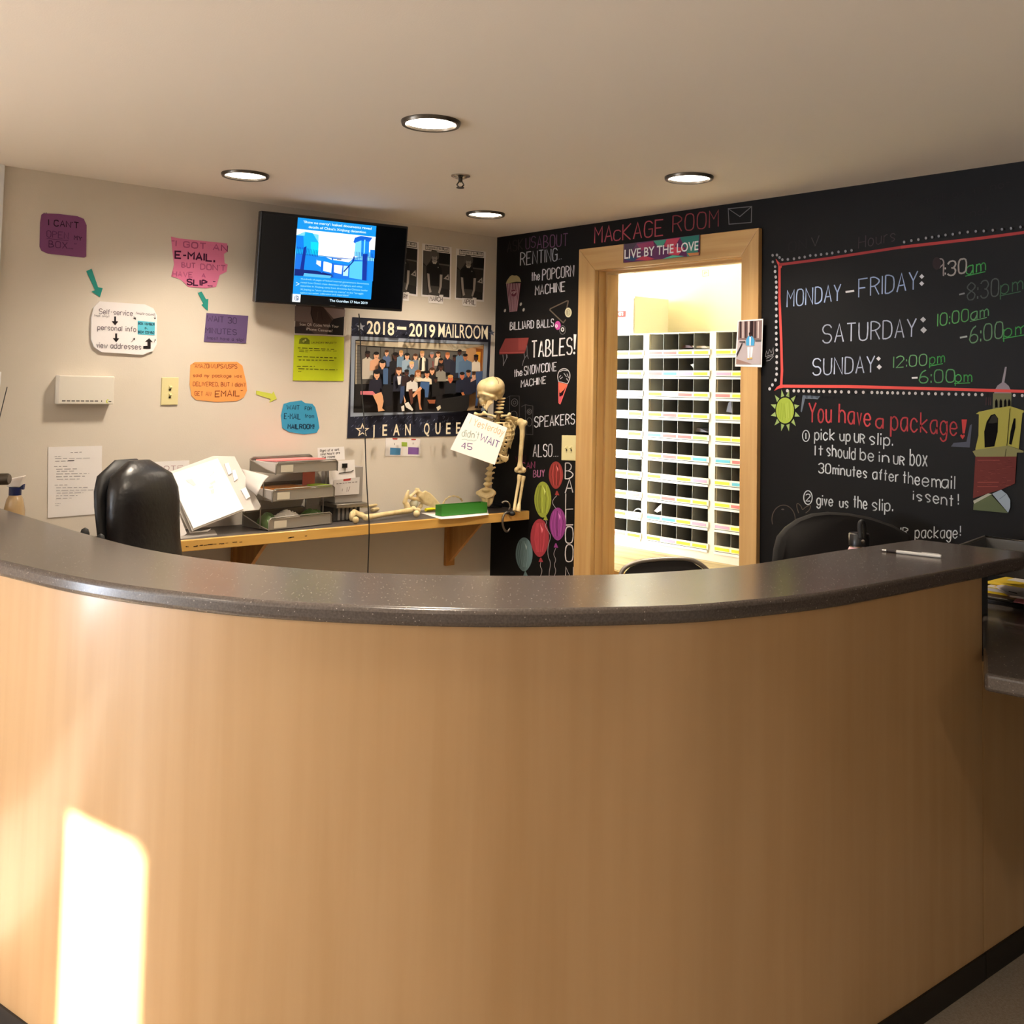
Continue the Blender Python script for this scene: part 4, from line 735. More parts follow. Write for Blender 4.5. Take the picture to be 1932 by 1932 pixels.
# opening hours
ZH_ = Z(1400, 300, 3.6316)
words([('ON', (1488, 476), (1521, 468), 18, (46, 43, 45), 1.5), ('V', (1531, 466), (1545.5, 462), 18, (84, 78, 80), 1.7), ('Hours', (1620, 469), (1689, 454), 22, (72, 62, 66), 1.6)], 'faint half erased chalk words over the red frame')
words([('Have', (1683, 374), (1725, 365), 9, (36, 32, 34), 1.2), ('"My mailbox is not', (1692, 394), (1905, 352), 13, (42, 38, 40), 1.5), ('"It is not', (1766, 421), (1866, 402), 13, (42, 39, 41), 1.4)], 'nearly erased chalk lines above the red frame')
a = artR(.0005); rd, rd2 = (214, 84, 80), (158, 66, 68)
a.poly([(1463.5, 488), (1470, 495), (1476, 499), (1474.5, 506), (1470, 504), (1466, 496)], rd); a.line([(1471, 502), (1470.5, 560), (1474, 640), (1475.5, 700), (1474, 728)], 4.6, rd)
a.line([(1470, 499.5), (1560, 488), (1700, 466.5)], 5, rd2); a.line([(1700, 466.5), (1850, 449.5), (2050, 423)], 5.6, (176, 72, 72)); a.line([(1472, 728.5), (1600, 729.3), (1800, 734.5), (2050, 742)], 5.6, (220, 88, 84)); a.poly([(1476, 724), (1480, 731), (1470, 733), (1460, 738), (1466, 730)], rd); a.put('chalk_drawing', 'chalk', wall_right, label='coral red chalk frame around the opening hours')
a = artR(.0005)
for x, y in ZH_([(210,660),(240,658),(258,675),(212,705),(228,738),(278,690),(316,688),(358,684),(395,677),(432,672),(470,662),(508,660),(545,655),(585,650),(622,645),(665,637),(713,633),(755,627),(1115,570),(1165,560),(1213,553),(1265,543),(1308,537),(1353,530),(1400,522),(1450,517),(1498,508),(1553,502),(1608,497),(1663,495),(1725,490),(1788,483),(1850,477),(1915,468)]): a.ell(x, y, 2.3, 2.7, (146, 146, 150), 10)
for x, y in ZH_([(235,772),(240,810),(243,845),(245,880),(245,915),(243,950),(245,990),(245,1030),(246,1075),(245,1115),(245,1155),(246,1195),(247,1235),(248,1272),(250,1310),(250,1355),(250,1395),(250,1437),(250,1475),(243,1515),(222,1548),(203,1575)]): a.ell(x, y, 2.5, 3.2, (184, 184, 190), 10)
for i, x in enumerate((325,370,402,437,472,507,542,575,617,655,697,748,797,848,907,945,975,1015,1050,1085,1125,1165,1207,1253,1298,1345,1390,1437,1485,1532,1575,1620,1665,1885,1940)): px, py = ZH_([(x, 1588+(x-325)*.0205)])[0]; a.ell(px, py, 2.7, 3.1, (192, 188, 188), 10)
a.put('chalk_dot_border', 'chalk', wall_right, label='dotted white chalk border outside the red frame')
bl = (168, 188, 226)
def dia(a, x, y, s, c=(214, 214, 220)): a.poly([(x-s, y), (x, y-s), (x+s, y), (x, y+s)], c)
words([('MONDAY', (1485, 579.5), (1586, 567), 31, bl, 2.2), ('FRIDAY', (1620, 561), (1731, 545.5), 34, bl, 2.3)], 'pale blue chalk words MONDAY FRIDAY')
a = artR(.0004); a.line([(1595.5, 551), (1611.5, 548.6)], 3.6, (222, 222, 226)); dia(a, 1739.2, 521.7, 4.6); dia(a, 1739.2, 535, 4.6)
a.ell(1767.6, 497, 8, 12, (58, 50, 52)); dia(a, 1742, 603, 5.4, (196, 196, 200)); dia(a, 1743, 622.7, 6.2, (196, 196, 200)); dia(a, 1658, 676.7, 4.4); dia(a, 1659.4, 692.4, 5)
a.line([(1810.3, 556), (1820.5, 553.3)], 3, (140, 142, 142)); a.line([(1811.7, 637.3), (1825.4, 634.6)], 3.2, (180, 186, 182)); a.line([(1720.8, 713), (1731.8, 712.5)], 3.4, (220, 220, 222)); a.put('chalk_mark', 'chalk', wall_right)
words([('9', (1764, 524), (1780, 521), 34, (160, 150, 148), 2.6), (':', (1783.5, 518), (1785, 518), 20, (190, 184, 178), 2.4), ('30', (1788, 521), (1823, 514), 27, (180, 174, 168), 3.0)], 'thick grey chalk 9:30')
gn, gn2, gd = (76, 166, 88), (104, 160, 108), (86, 92, 90)
a = words([('am', (1823, 519), (1855, 511), 24, gn, 2.0), ('10:00', (1769, 615.5), (1827, 605.5), 23, (98, 168, 98), 2.0), ('am', (1831.5, 604.5), (1861, 597), 22, gn2, 1.9), ('pm', (1894, 637), (1931, 630), 24, gn, 2.0), ('pm', (1754, 688), (1779, 684), 20, gn, 1.8), ('pm', (1802.5, 721), (1830, 720.5), 21, gn, 1.8), ('12:00', (1686, 694), (1748.5, 689), 21, (112, 166, 114), 1.9)], 'green chalk opening times')
words([('8:30', (1825, 567), (1884, 558), 33, gd, 2.2), ('pm', (1888, 556), (1925, 547), 27, (66, 102, 76), 1.9)], 'dim grey green chalk closing time 8:30pm')
words([('6:00', (1829.5, 648), (1892, 637), 31, (110, 152, 112), 2.2)], 'green chalk closing time of the Saturday line'); words([('6:00', (1734.5, 722.7), (1801, 721), 24, (92, 156, 100), 2.1)], 'green chalk closing time of the Sunday line')
a = artR(.0004)
for p, q, c in (((1821.5, 521), (1859, 512.5), gn), ((1830, 606.5), (1862, 599), gn2), ((1886, 558.5), (1926, 550), (66, 102, 76)), ((1892, 639), (1932, 632), gn), ((1753, 691), (1779, 686), gn), ((1800.5, 723.5), (1830.5, 722.3), gn)): a.line([p, q], 1.5, c)
a.put('chalk_mark', 'chalk', wall_right)
words([('SATURDAY', (1552, 647.5), (1728, 635), 34, (184, 192, 212), 2.3)], 'pale chalk word SATURDAY'); words([('SUNDAY', (1533.5, 708), (1650, 702.5), 31, (190, 200, 224), 2.3)], 'pale chalk word SUNDAY')
a = artR(.0004)
for P in ([(1444, 673), (1446, 662), (1449, 668), (1452, 659), (1455, 666), (1459, 656), (1459.5, 668), (1444, 673)], [(1446, 681), (1452, 680), (1459.5, 672)], [(1446, 676), (1459, 670.5)]): a.line(P, 1.1, (150, 150, 152))
a.put('chalk_drawing', 'chalk', wall_right, label='small chalk crown scribble beside the photo')
# instructions
ZI = Z(1400, 680, 3.6316)
a = artR(.0005); sy = (158, 178, 74)
for i in range(12):
    t = 2*math.pi*(i+.5)/12; f = lambda r, dt: (1482+r*17*math.cos(t+dt), 774.5+r*24.5*math.sin(t+dt)); a.poly([f(1.12, -.17), f(1.12, .17), f(1.66, .02)], (150, 172, 108))
a.ell(1482, 774.5, 17, 24.5, sy, 26)
for i in range(9): a.line([(1469+i*3, 760+random.uniform(-3, 3)), (1471+i*3, 790+random.uniform(-4, 4))], 1, random.choice(((140, 160, 62), (172, 190, 90))), .3, up=False)
a.put('chalk_drawing', 'chalk', wall_right, label='chalk drawing of a yellow green sun')
a = artR(.0004); bb = (98, 108, 122); a.poly(ZI([(415,238),(535,245),(520,266),(432,262),(410,355),(402,350)]), bb); a.put('chalk_mark', 'chalk', wall_right); a = artR(.0004); a.poly(ZI([(1562,445),(1576,436),(1560,597),(1432,590),(1450,565),(1538,558)]), (84, 88, 102)); a.put('chalk_mark', 'chalk', wall_right)
rk = (184, 70, 76)
words([('You', (1526, 797), (1568, 797), 37, rk, 2.9), ('have', (1583, 797), (1642, 804.5), 35, rk, 2.9), ('a', (1652.5, 807), (1666, 808.5), 27, rk, 2.8), ('package', (1681, 811), (1805, 822), 38, (170, 66, 72), 2.8)], 'large red chalk line You have a package')
a = artR(.0004); a.poly([(1814.4, 791.5), (1824.6, 791.5), (1820.2, 817.7), (1816.2, 817.7)], (186, 70, 70)); a.poly([(1816.3, 829), (1811.5, 822), (1813.5, 819.5), (1816.3, 821.5), (1819, 819.5), (1821, 822)], (186, 70, 70)); a.put('chalk_mark', 'chalk', wall_right)
tw, w_ = (196, 202, 208), 2.2
words([('pick', (1537, 830), (1574, 830.5), 21, tw, w_), ('up', (1584.5, 831.5), (1604, 832.5), 20, tw, w_), ('UR', (1612, 834), (1631, 837), 17, tw, w_), ('slip.', (1640, 838), (1684, 841), 22, tw, w_)], 'white chalk line pick up UR slip')
words([('It', (1538, 859), (1552.5, 859), 18, tw, w_), ('should', (1559.5, 859.5), (1613.5, 867.5), 22, tw, w_), ('be', (1623, 867.5), (1648, 870.5), 22, tw, w_), ('in', (1659, 871), (1677, 873), 19, tw, w_), ('UR', (1686, 875), (1706, 878), 16, tw, w_), ('box', (1717, 878), (1749, 880), 31, tw, w_)], 'white chalk line It should be in UR box')
words([('30', (1544.5, 892), (1567, 893.5), 18, tw, w_), ('minutes', (1571.5, 894.5), (1635.5, 902), 19, tw, w_), ('after', (1646.5, 903.5), (1695, 909.5), 20, tw, w_), ('the', (1704, 911), (1735, 915.5), 22, tw, w_), ('email', (1740, 917), (1801, 922.5), 24, tw, w_)], 'white chalk line 30 minutes after the email')
words([('is', (1723.5, 943), (1740, 945.5), 17, tw, w_), ('sent', (1745.5, 946), (1798, 955.5), 21, tw, w_), ('!', (1808, 952), (1810, 952), 20, tw, w_)], 'white chalk words is sent')
words([('give', (1541, 952), (1571, 955), 19, tw, w_), ('us', (1584, 957), (1600.5, 958), 18, tw, w_), ('the', (1610.5, 957), (1635.5, 961), 22, tw, w_), ('slip.', (1645, 962.5), (1684, 964.5), 22, tw, w_)], 'white chalk line give us the slip')
words([('get', (1541, 1008), (1575, 1009), 18, tw, w_), ('UR', (1690, 1010), (1713, 1010.5), 15, tw, 1.8), ('package', (1726.5, 1015), (1806, 1015.5), 22, tw, 1.9), ('!', (1812, 1011), (1814, 1011), 19, tw, 2)], 'white chalk words package at the bottom')
a = artR(.0004); ring(a, 1520.6, 822.4, 6.5, 10.5, 1.6, tw); a.line([(1520.6, 817), (1520.6, 828)], 2, tw); ring(a, 1524.5, 938.8, 8, 13, 1.7, tw); a.hand('2', (1520.5, 945), (1528.5, 945.5), 13, tw, 1.8); a.put('chalk_mark', 'chalk', wall_right, label='circled chalk numbers of the steps')
a = artR(.0004); a.line([(1478.5+22*math.cos(math.radians(t)), 980-27*math.sin(math.radians(t))) for t in range(-20, 201, 10)], 1.5, (82, 74, 68)); a.line(chaikin([(1507, 968), (1503, 956), (1504, 948), (1512, 955), (1514, 963), (1519, 957), (1530, 952), (1528, 962), (1520, 968)]), 1.5, (86, 78, 70)); a.ell(1477, 961, 3, 1.4, (82, 76, 72)); a.put('chalk_drawing', 'chalk', wall_right, label='brown chalk outline of a fruit behind the chair')
# tower
ZW = Z(1800, 690, 6.44); a = artR(.0004); T_ = lambda L, c: a.poly(ZW(L), c); yl, blk_ = (168, 162, 82), (18, 16, 17)
T_([(475,335),(700,335),(695,505),(470,525)], (116, 116, 88)); T_([(620,15),(642,15),(612,205),(580,205)], (156, 148, 156)); T_([(488,335),(500,290),(530,240),(580,205),(620,205),(665,245),(688,290),(695,335)], (150, 140, 150))
for x in (515, 570, 625, 672): T_([(x-16, 510), (x-14, 430), (x, 400), (x+14, 430), (x+16, 505)], blk_)
T_([(270,585),(305,560),(470,525),(680,490),(850,545),(850,565),(835,575),(790,1010),(660,970),(450,1000),(270,1030),(262,1015),(300,850),(305,590)], yl); T_([(375,995),(370,800),(400,680),(450,600),(500,585),(540,640),(535,800),(495,980)], blk_); T_([(672,950),(690,800),(730,640),(752,640),(750,750),(702,960)], blk_); a.line(ZW([(685,520),(645,985)]), 1.3, (60, 56, 30)); T_([(420,700),(460,615),(500,595),(535,640),(530,690),(480,700)], (52, 50, 46))
T_([(230,1040),(280,1020),(660,970),(850,1035),(850,1055),(770,1055),(765,1110),(268,1105)], (134, 132, 92)); a.line(ZW([(640,1010),(625,1105)]), 1.2, (60, 58, 40))
T_([(265,1107),(765,1103),(745,1430),(590,1500),(440,1545),(235,1610)], (108, 56, 54))
for y, x1 in ((1148, 560), (1415, 550), (1470, 540), (1530, 300)): a.line(ZW([(290, y), (x1, y)]), .8, (170, 92, 84))
for i in range(40): x, y = random.uniform(290, 700), random.uniform(1130, 1460); a.line(ZW([(x, y), (x+random.uniform(20, 60), y+random.uniform(-4, 4))]), .7, random.choice(((128, 70, 66), (92, 46, 46))), up=False)
a.h += .0002; T_([(240,1640),(420,1550),(470,1560),(250,1680)], (172, 174, 160)); T_([(245,1680),(455,1565),(665,1790),(240,1750)], (96, 106, 80)); T_([(470,1555),(580,1505),(650,1560),(690,1630),(690,1720),(665,1785)], (152, 166, 182)); a.line(ZW([(560,1620),(640,1560)]), 1, (110, 124, 140)); a.put('chalk_drawing', 'chalk', wall_right, label='chalk drawing of a yellow bell tower with a brick base')
a = artR(.0004)
for x in (393, 425, 447): a.line(ZW([(x, 385), (x-4, 480)]), .9, (96, 66, 66))
a.put('chalk_mark', 'chalk', wall_right)
# ------------------------------------------------------------------ things fixed on the blackboard wall and door frame
PR = CYW-pj
def onF(x, y, d=0.0): return onR(x, y, pj+d)
QL = [(1177.7, 460.8), (1320.5, 442.7), (1319.7, 481.8), (1177, 495.8)]
t = thing('slogan_sign', onF(1248, 488, .003), 'small colourful printed sign over the doorway reading LIVE BY THE LOVE', 'sign')
obj('board', MB().prism([onF(x, y, .001) for x, y in QL], RN*.004), 'black_plastic', t)
a = Art(lambda x, y: onF(x, y, .005), RN); a.poly(QL, (98, 40, 92)); ZS_ = Z(920, 370, 3.578)
for L, c in (([(925,325),(1010,315),(930,440)], (58, 28, 66)), ([(1120,302),(1210,292),(1180,345),(1150,340)], (72, 160, 140)), ([(1210,292),(1300,280),(1260,350),(1190,340)], (196, 70, 96)), ([(1300,278),(1430,262),(1425,330),(1330,345)], (40, 120, 112)), ([(1000,430),(1060,400),(1130,425),(1080,435)], (196, 60, 84)), ([(1180,425),(1250,400),(1330,405),(1230,420)], (90, 190, 160)), ([(1250,340),(1330,350),(1290,400),(1220,395)], (206, 66, 90)), ([(930,430),(960,400),(1010,420),(990,440)], (40, 70, 110)), ([(1340,345),(1425,335),(1420,400),(1350,408)], (60, 132, 120)), ([(1010,325),(1120,305),(1130,340),(1040,370)], (150, 44, 96)), ([(1350,385),(1430,380),(1428,398),(1365,405)], (200, 130, 80))): a.poly(ZS_(L), c)
a.type('LIVE BY THE LOVE', (1179, 488.5), (1318.5, 471.5), 17.5, (238, 236, 238), .014); a.put('print', 'glossy_print', t)
QP = [(1392.3, 604.8), (1439.8, 601.4), (1437.4, 692.8), (1386.7, 691.4)]
t = thing('photo_print', onF(1413, 691, .003), 'small colour photo print of a person in a blue jacket, stuck on the door frame', 'photo')
obj('paper', MB().prism([onF(x, y, .0008) for x, y in QP], RN*.0009), 'paper', t); a = Art(lambda x, y: onF(x, y, .0017), RN)
a.poly([(1394, 607), (1438, 604), (1436, 687), (1389.5, 686)], (186, 174, 176)); a.poly([(1394, 607), (1438, 604), (1437, 643), (1392.5, 641)], (128, 106, 104))
for i, x in enumerate((1396, 1401, 1406.5, 1412, 1424, 1430)): a.poly([(x, 606.5), (x+2.6, 606.3), (x+2.2, 638), (x-.3, 638)], (206, 194, 190) if i % 2 else (52, 34, 36))
a.poly([(1416, 606), (1422, 605.5), (1421, 636), (1415, 636)], (40, 22, 26)); a.poly([(1389.8, 672), (1410, 645), (1437, 645), (1436, 687), (1389.5, 686)], (178, 168, 172)); a.poly([(1390, 668), (1400, 648), (1402, 648), (1391, 675)], (44, 36, 40)); a.poly([(1390, 677), (1420, 687), (1389.5, 686.5)], (150, 120, 110)); a.line([(1396, 645), (1407, 645)], 3, (70, 64, 66)); a.line([(1426, 643), (1437, 643)], 4, (84, 82, 84))
a.poly([(1411, 655), (1415.5, 655), (1414.5, 676), (1411.5, 676)], (232, 230, 236)); a.poly([(1417, 655), (1422, 655), (1419.5, 675), (1416.5, 675)], (232, 230, 236)); a.poly([(1413, 634), (1420, 634), (1424.5, 641), (1424, 652), (1409, 652), (1408.5, 641)], (70, 156, 206)); a.poly([(1415, 636), (1418, 636), (1417.5, 652), (1415, 652)], (220, 224, 232)); a.ell(1416.8, 631.3, 2.6, 3.8, (62, 36, 34)); a.ell(1416.8, 629, 2.7, 2, (20, 16, 18)); a.ell(1413, 677, 2.4, 1.5, (216, 176, 90)); a.ell(1418.5, 676, 2.4, 1.5, (216, 176, 90)); a.put('picture', 'glossy_print', t)
switch('light_switch', [onR(*p) for p in ((1061, 821.5), (1089, 822), (1089, 869), (1061, 868.6))], RN, 'ivory double switch plate on the blackboard wall beside the doorway', ((-.28, 0), (.34, 0)), 'r')
# ------------------------------------------------------------------ the mail room
VM = CYW+.75; mat('sorter_cream', (238, 230, 204), 0.5, spec=0.3); mat('sorter_inside', (44, 40, 34), 0.8, spec=.1); mat('divider_steel', (150, 146, 132), 0.45, .3); mat('strip_white', (244, 240, 224), 0.5)
LC = {'y': (240, 226, 30), 'r': (240, 120, 108), 'p': (248, 166, 186), 'b': (104, 196, 208), 'o': (246, 160, 100), 'g': (170, 206, 90)}
for k_, c_ in LC.items(): mat('label_'+k_, c_, .6)
ZTOP = EYE+.306; RP = .1106; CP = .1028
def sorter(x1, label, cols, rows):
    """pigeonhole unit whose right edge is at x1: four columns, ten rows"""
    x0 = x1-4*CP-.041; xr = x1-.041; t = thing('mail_sorter', ((x0+x1)/2, VM+.15, ZTOP-11.15*RP), label, 'mail sorter', 'cream mail sorter units in the mail room')
    zb = ZTOP-10*RP-.012
    f = MB(); f.box((xr, VM, zb-.055), (x1, VM+.3, ZTOP)); f.box((x0-.0, VM+.012, zb-.055), (x0+.004, VM+.3, ZTOP)); f.box((x0, VM, ZTOP-.006), (xr, VM+.3, ZTOP)); f.box((x0, VM, zb-.055), (xr, VM+.3, zb)); obj('frame', f, 'sorter_cream', t)
    obj('back_panel', MB().box((x0+.004, VM+.29, zb), (xr, VM+.299, ZTOP-.006)), 'sorter_inside', t)
    for r in range(10):
        z1 = ZTOP-.014-r*RP; zs = z1-RP
        obj('shelf', MB().box((x0+.004, VM-.001, zs), (xr, VM+.29, zs+.0025)), 'sorter_inside', t)
        obj('label_rail', MB().box((x0, VM-.004, zs+.0026), (xr+.006, VM-.0012, zs+.032)), 'sorter_cream', t); obj('edge_lip', MB().box((x0, VM-.005, zs-.012), (xr, VM-.001, zs-.0005)), 'strip_white', t)
        for c in range(4):
            cc = rows[r][c] if c < len(rows[r]) else 'y'
            if cc == ' ': continue
            u = x0+c*CP+.006+random.uniform(-.004, .002); obj('name_label', MB().box((u, VM-.0052, zs+.008), (u+.089, VM-.0042, zs+.0225)), 'label_'+cc, t)
    for c in range(1, 4): obj('divider', MB().box((x0+c*CP-.0012, VM, zb), (x0+c*CP+.0012, VM+.289, ZTOP-.0065)), 'divider_steel', t)
    return t, x0
XR2 = -3.294
sorter(XR2-4*CP-.0412, 'cream mail sorter unit at the left of the doorway, half hidden by the jamb', 4, ['yyyy', 'yyyy', 'ryrr', 'yyry', 'rypy', 'ybby', 'yyyy', 'ryyr', 'byy ', 'ryry'])
sorter(XR2, 'cream mail sorter unit in the middle of the doorway', 4, ['rryy', 'rbpy', 'ypry', 'yryy', 'brrg', 'yryb', 'ypyp', 'oryy', 'bbyp', 'ypyy'])
sorter(XR2+4*CP+.0412, 'cream mail sorter unit at the right of the doorway, behind the stuck photo', 4, ['yyrp', 'pyyr', 'ryyp', 'yyry', 'yyyb', 'bryy', 'ybpy', 'yryy', 'pyyr', 'yyyp'])
def slotx(px, py): return onY(px, py, VM)
mat('envelope_white', (226, 218, 204), .7); mat('magazine_brown', (96, 62, 56), .5); mat('plastic_mailer', (150, 146, 150), .25, spec=.7)
def mail(name, P, m, label, d=.10, th=.004, lift=.0):
    pts = [onY(x, y, VM+.02) for x, y in P]; z = min(p.z for p in pts); b = MB().prism(pts, (0, d, 0)); solo(name, b, m, label, 'mail', smooth=None)
mail('envelope', [(1312, 657.2), (1305, 652.6), (1330, 652.6), (1335.5, 657.2)], 'envelope_white', 'pale stacked letters in the top row of the sorter, at its right', .12)
mail('magazine', [(1286, 656.6), (1291, 651), (1301, 652), (1308, 656.6)], 'magazine_brown', 'brown magazine lying in the top row of the sorter', .12)
mail('folded_letter', [(1302.5, 688), (1309, 686), (1309.5, 697.5), (1306.5, 692)], 'envelope_white', 'white curled letter in the second row of the sorter', .06)
mail('plastic_mailer', [(1313, 814), (1315, 807), (1323, 809), (1331, 813), (1336, 815.8)], 'plastic_mailer', 'shiny grey mailer in the fifth row of the sorter', .10)
mail('plastic_mailer', [(1370, 777), (1374, 760), (1379, 757), (1381, 779)], 'plastic_mailer', 'clear grey bag in the fourth row of the sorter, beside the photo', .10)
mail('folded_letter', [(1234, 964), (1246, 952), (1249, 951), (1249, 962), (1240, 967)], 'envelope_white', 'dark edged letter in the ninth row of the sorter, middle unit', .08)
pts = [onY(x, y, VM+.03) for x, y in ((1196, 965), (1200, 961), (1205, 960), (1210, 962), (1213, 967))]
solo('curled_paper', MB().tube(pts, .004, 6), 'strip_white', 'white curled strip in the ninth row of the sorter, left unit', 'mail')
# cabinet on top of the sorter
b = [onY(1143, 629, VM+.02), onY(1197, 628, VM+.02)]; zc0 = ZTOP+.001; zc1 = onY(1197, 558, VM+.02).z
mat('cabinet_cream', (246, 240, 216), .45)
t = thing('steel_cabinet', (b[1].x-.12, VM+.16, zc0), 'cream steel cash cabinet with a red label, on top of the mail sorter', 'cabinet')
obj('body', MB().box((b[1].x-.30, VM+.02, zc0), (b[1].x, VM+.31, zc1)), 'cabinet_cream', t, bevel=.004); obj('door', MB().box((b[1].x-.297, VM+.014, zc0+.004), (b[1].x-.004, VM+.0198, zc1-.014)), 'cabinet_cream', t, bevel=.002)
obj('keyhole_cover', MB().obox(onY(1162.5, 567, VM+.0138), (1, 0, 0), (0, 1, 0), (.1, 0, 1), .006, .003, .018), 'dark_metal', t)
a = Art(lambda x, y: onY(x, y, VM+.0136), RN); a.poly([(1146, 588), (1181, 586.3), (1180.5, 598), (1146, 599.5)], (206, 50, 36)); a.type('PAYMENTS', (1147, 596.6), (1176, 595), 6.6, (246, 236, 200), .03); a.put('label_sticker', 'printed_paper', t)
a = Art(lambda x, y: onY(x, y, 4.66), RN); a.line([(1325.5, 510), (1336.5, 509), (1336.8, 520.5), (1326, 521.5), (1325.5, 510)], .8, (130, 120, 90)); a.poly([(1326, 510.5), (1336, 509.6), (1336.4, 520), (1326.4, 521)], (226, 216, 180)); a.hand('P1', (1329, 518), (1334, 517.5), 5, (120, 110, 80), .7); solo('wall_card', a.mb, 'printed_paper', 'tiny outlined square card high on the mail room wall', 'card', recalc=False)
# work table below the sorter
grain('worn_pine', (196, 176, 130), (150, 130, 92), (206, 188, 146), 0, .8, .6); grain('pine_edge', (216, 178, 112), (196, 156, 92), (222, 188, 130), 0, 1, .5)
zt = ZTOP-10*RP-.012-.0555-.001; yf = YB+.03
t = thing('work_table', (-3.4, (yf+VM)/2, 0), 'worn wooden work table under the mail sorter, seen through the doorway', 'table')
obj('tabletop', MB().box((-4.6, yf, zt-.04), (-2.4, VM+.32, zt)), 'worn_pine', t); obj('edge_strip', MB().box((-4.6, yf-.012, zt-.045), (-2.4, yf-.0002, zt-.002)), 'pine_edge', t)
for x in (-4.5, -2.5):
    for y in (yf+.05, VM+.25): obj('leg', MB().box((x-.03, y-.03, 0), (x+.03, y+.03, zt-.0405)), 'worn_pine', t)
# ------------------------------------------------------------------ shelf on the left wall and what lies on it
mat('shelf_laminate', (74, 68, 66), 0.5); grain('shelf_pine', (224, 178, 96), (208, 158, 78), (230, 190, 118), 1, 1.2, .4, coat=.2); grain('bracket_pine', (196, 146, 84), (176, 124, 66), (204, 158, 98), 2, 1.2, .5)
SY0 = 1.50; SY1 = CYW-.003; SX1 = CX+SHD; ST = .043
t = thing('wall_shelf', (CX+.15, (SY0+SY1)/2, ZS-ST), 'long wall shelf with a dark top and a worn pine front edge, below the posters', 'shelf')
SHELF = t
obj('board', MB().box((CX+.0005, SY0, ZS-ST), (SX1-.0205, SY1, ZS)), 'shelf_laminate', t); obj('front_edge', MB().box((SX1-.02, SY0, ZS-ST), (SX1, SY1, ZS+.0005)), 'shelf_pine', t, bevel=.003)
a = Art(lambda x, y: onL(x, y, SHD), LN)
for i in range(26):
    x = random.choice((random.uniform(345, 455), random.uniform(345, 400), random.uniform(520, 640))); y = 1032.5-(x-343)*.0896+random.uniform(-.8, .8); a.line([(x, y), (x+random.uniform(3, 10), y-.6)], random.uniform(.8, 1.8), (52, 32, 16), up=False)
obj('worn_mark', a.mb, 'printed_paper', t, recalc=False)
for px, py in ((846, 1005), (446, 1036)):
    y = onL(px, py).y; z1 = ZS-ST-.0005
    obj('bracket', MB().box((CX+.0005, y-.026, z1-.24), (CX+.022, y+.026, z1)).prism([(CX+.0221, y-.009, z1), (CX+.275, y-.009, z1), (CX+.25, y-.009, z1-.015), (CX+.0221, y-.009, z1-.22)], (0, .018, 0)), 'bracket_pine', t)
def sh(px, py, h=0.0): return atz(px, py, ZS+h)
# stacked wire mesh letter trays
mat('mesh_steel', (150, 144, 136), .38, .75); mat('mesh_sheet', (158, 152, 143), .5, .4)
mat('name_tag', (204, 196, 176), .6); mat('pink_card', (240, 136, 136), .7); mat('grey_paper', (206, 200, 196), .75); mat('folder_orange', (214, 140, 66), .6); mat('folder_lime', (178, 206, 70), .6); mat('snack_green', (78, 100, 56), .35); mat('snack_white', (214, 206, 194), .4)
def tray(k, label):
    z = ZS+.001+(0, .118, .232)[k]; A0, A1 = sh(507+0, 1002.5), sh(625, 989)
    sft = (A1-A0).normalized()*(0, .012, .026)[k]; A0 = A0+sft; A1 = A1+sft; d = (A1-A0).normalized(); n = Vector((-d.y, d.x, 0)); W_ = (A1-A0).length
    if n.x > 0: n = -n
    dp = min((A0.x-CX), (A1.x-CX))-.015; A0.z = A1.z = z; c = (A0+A1)/2+n*dp/2
    t = thing('letter_tray', c, label, 'letter tray', 'stacked mesh letter trays on the shelf'); H = .052 if k < 2 else .05
    obj('floor', MB().obox(c+UP*.004, d, n, UP, W_/2, dp/2, .001), 'mesh_sheet', t)
    b = MB(); P = [A0, A0+UP*H*.8, A0+d*.012+UP*H, A1-d*.012+UP*H, A1+UP*H*.8, A1]; b.tube(P, .0032, 8); obj('front_rail', b, 'mesh_steel', t, smooth=60)
    f = MB(); f.prism([A0+n*.001+UP*.002, A1+n*.001+UP*.002, A1+n*.001+UP*H*.9, A0+n*.001+UP*H*.9], n*.0008); obj('front_mesh', f, 'mesh_sheet', t)
    obj('name_holder', MB().prism([A0+d*.025-n*.0015+UP*.008, A0+d*.09-n*.0015+UP*.008, A0+d*.09-n*.0015+UP*.038, A0+d*.025-n*.0015+UP*.038], n*.001), 'name_tag', t)
    for q in (A0, A1):
        s_ = MB(); s_.tube([q+UP*.004, q+n*dp*.35+UP*.016, q+n*dp*.7+UP*.034, q+n*dp+UP*.05], .0028, 8); s_.prism([q+n*.002+UP*.004, q+n*dp+UP*.004, q+n*dp+UP*.048, q+n*dp*.35+UP*.014], d*.0006); obj('side', s_, 'mesh_steel', t, smooth=60)
    B0, B1 = A0+n*dp, A1+n*dp; b = MB(); b.tube([B0, B0+UP*.055, B0+d*.015+UP*.062, B1-d*.015+UP*.062, B1+UP*.055, B1], .003, 8); b.prism([B0+UP*.003, B1+UP*.003, B1+UP*.058, B0+UP*.058], -n*.0006); obj('back', b, 'mesh_steel', t, smooth=60)
    if k < 2:
        for q in (A0+n*.06, A1+n*.06, B0, B1): obj('riser', MB().tube([q+UP*.006, q+UP*(.1135 if k == 0 else .111)], .003, 8), 'mesh_steel', t)
    return A0, d, n, W_, dp, z
T0 = tray(0, 'bottom mesh letter tray of the stack, holding green snack bags'); T1 = tray(1, 'middle mesh letter tray of the stack, holding folders'); T2 = tray(2, 'top mesh letter tray of the stack, holding papers and a pink sheet')
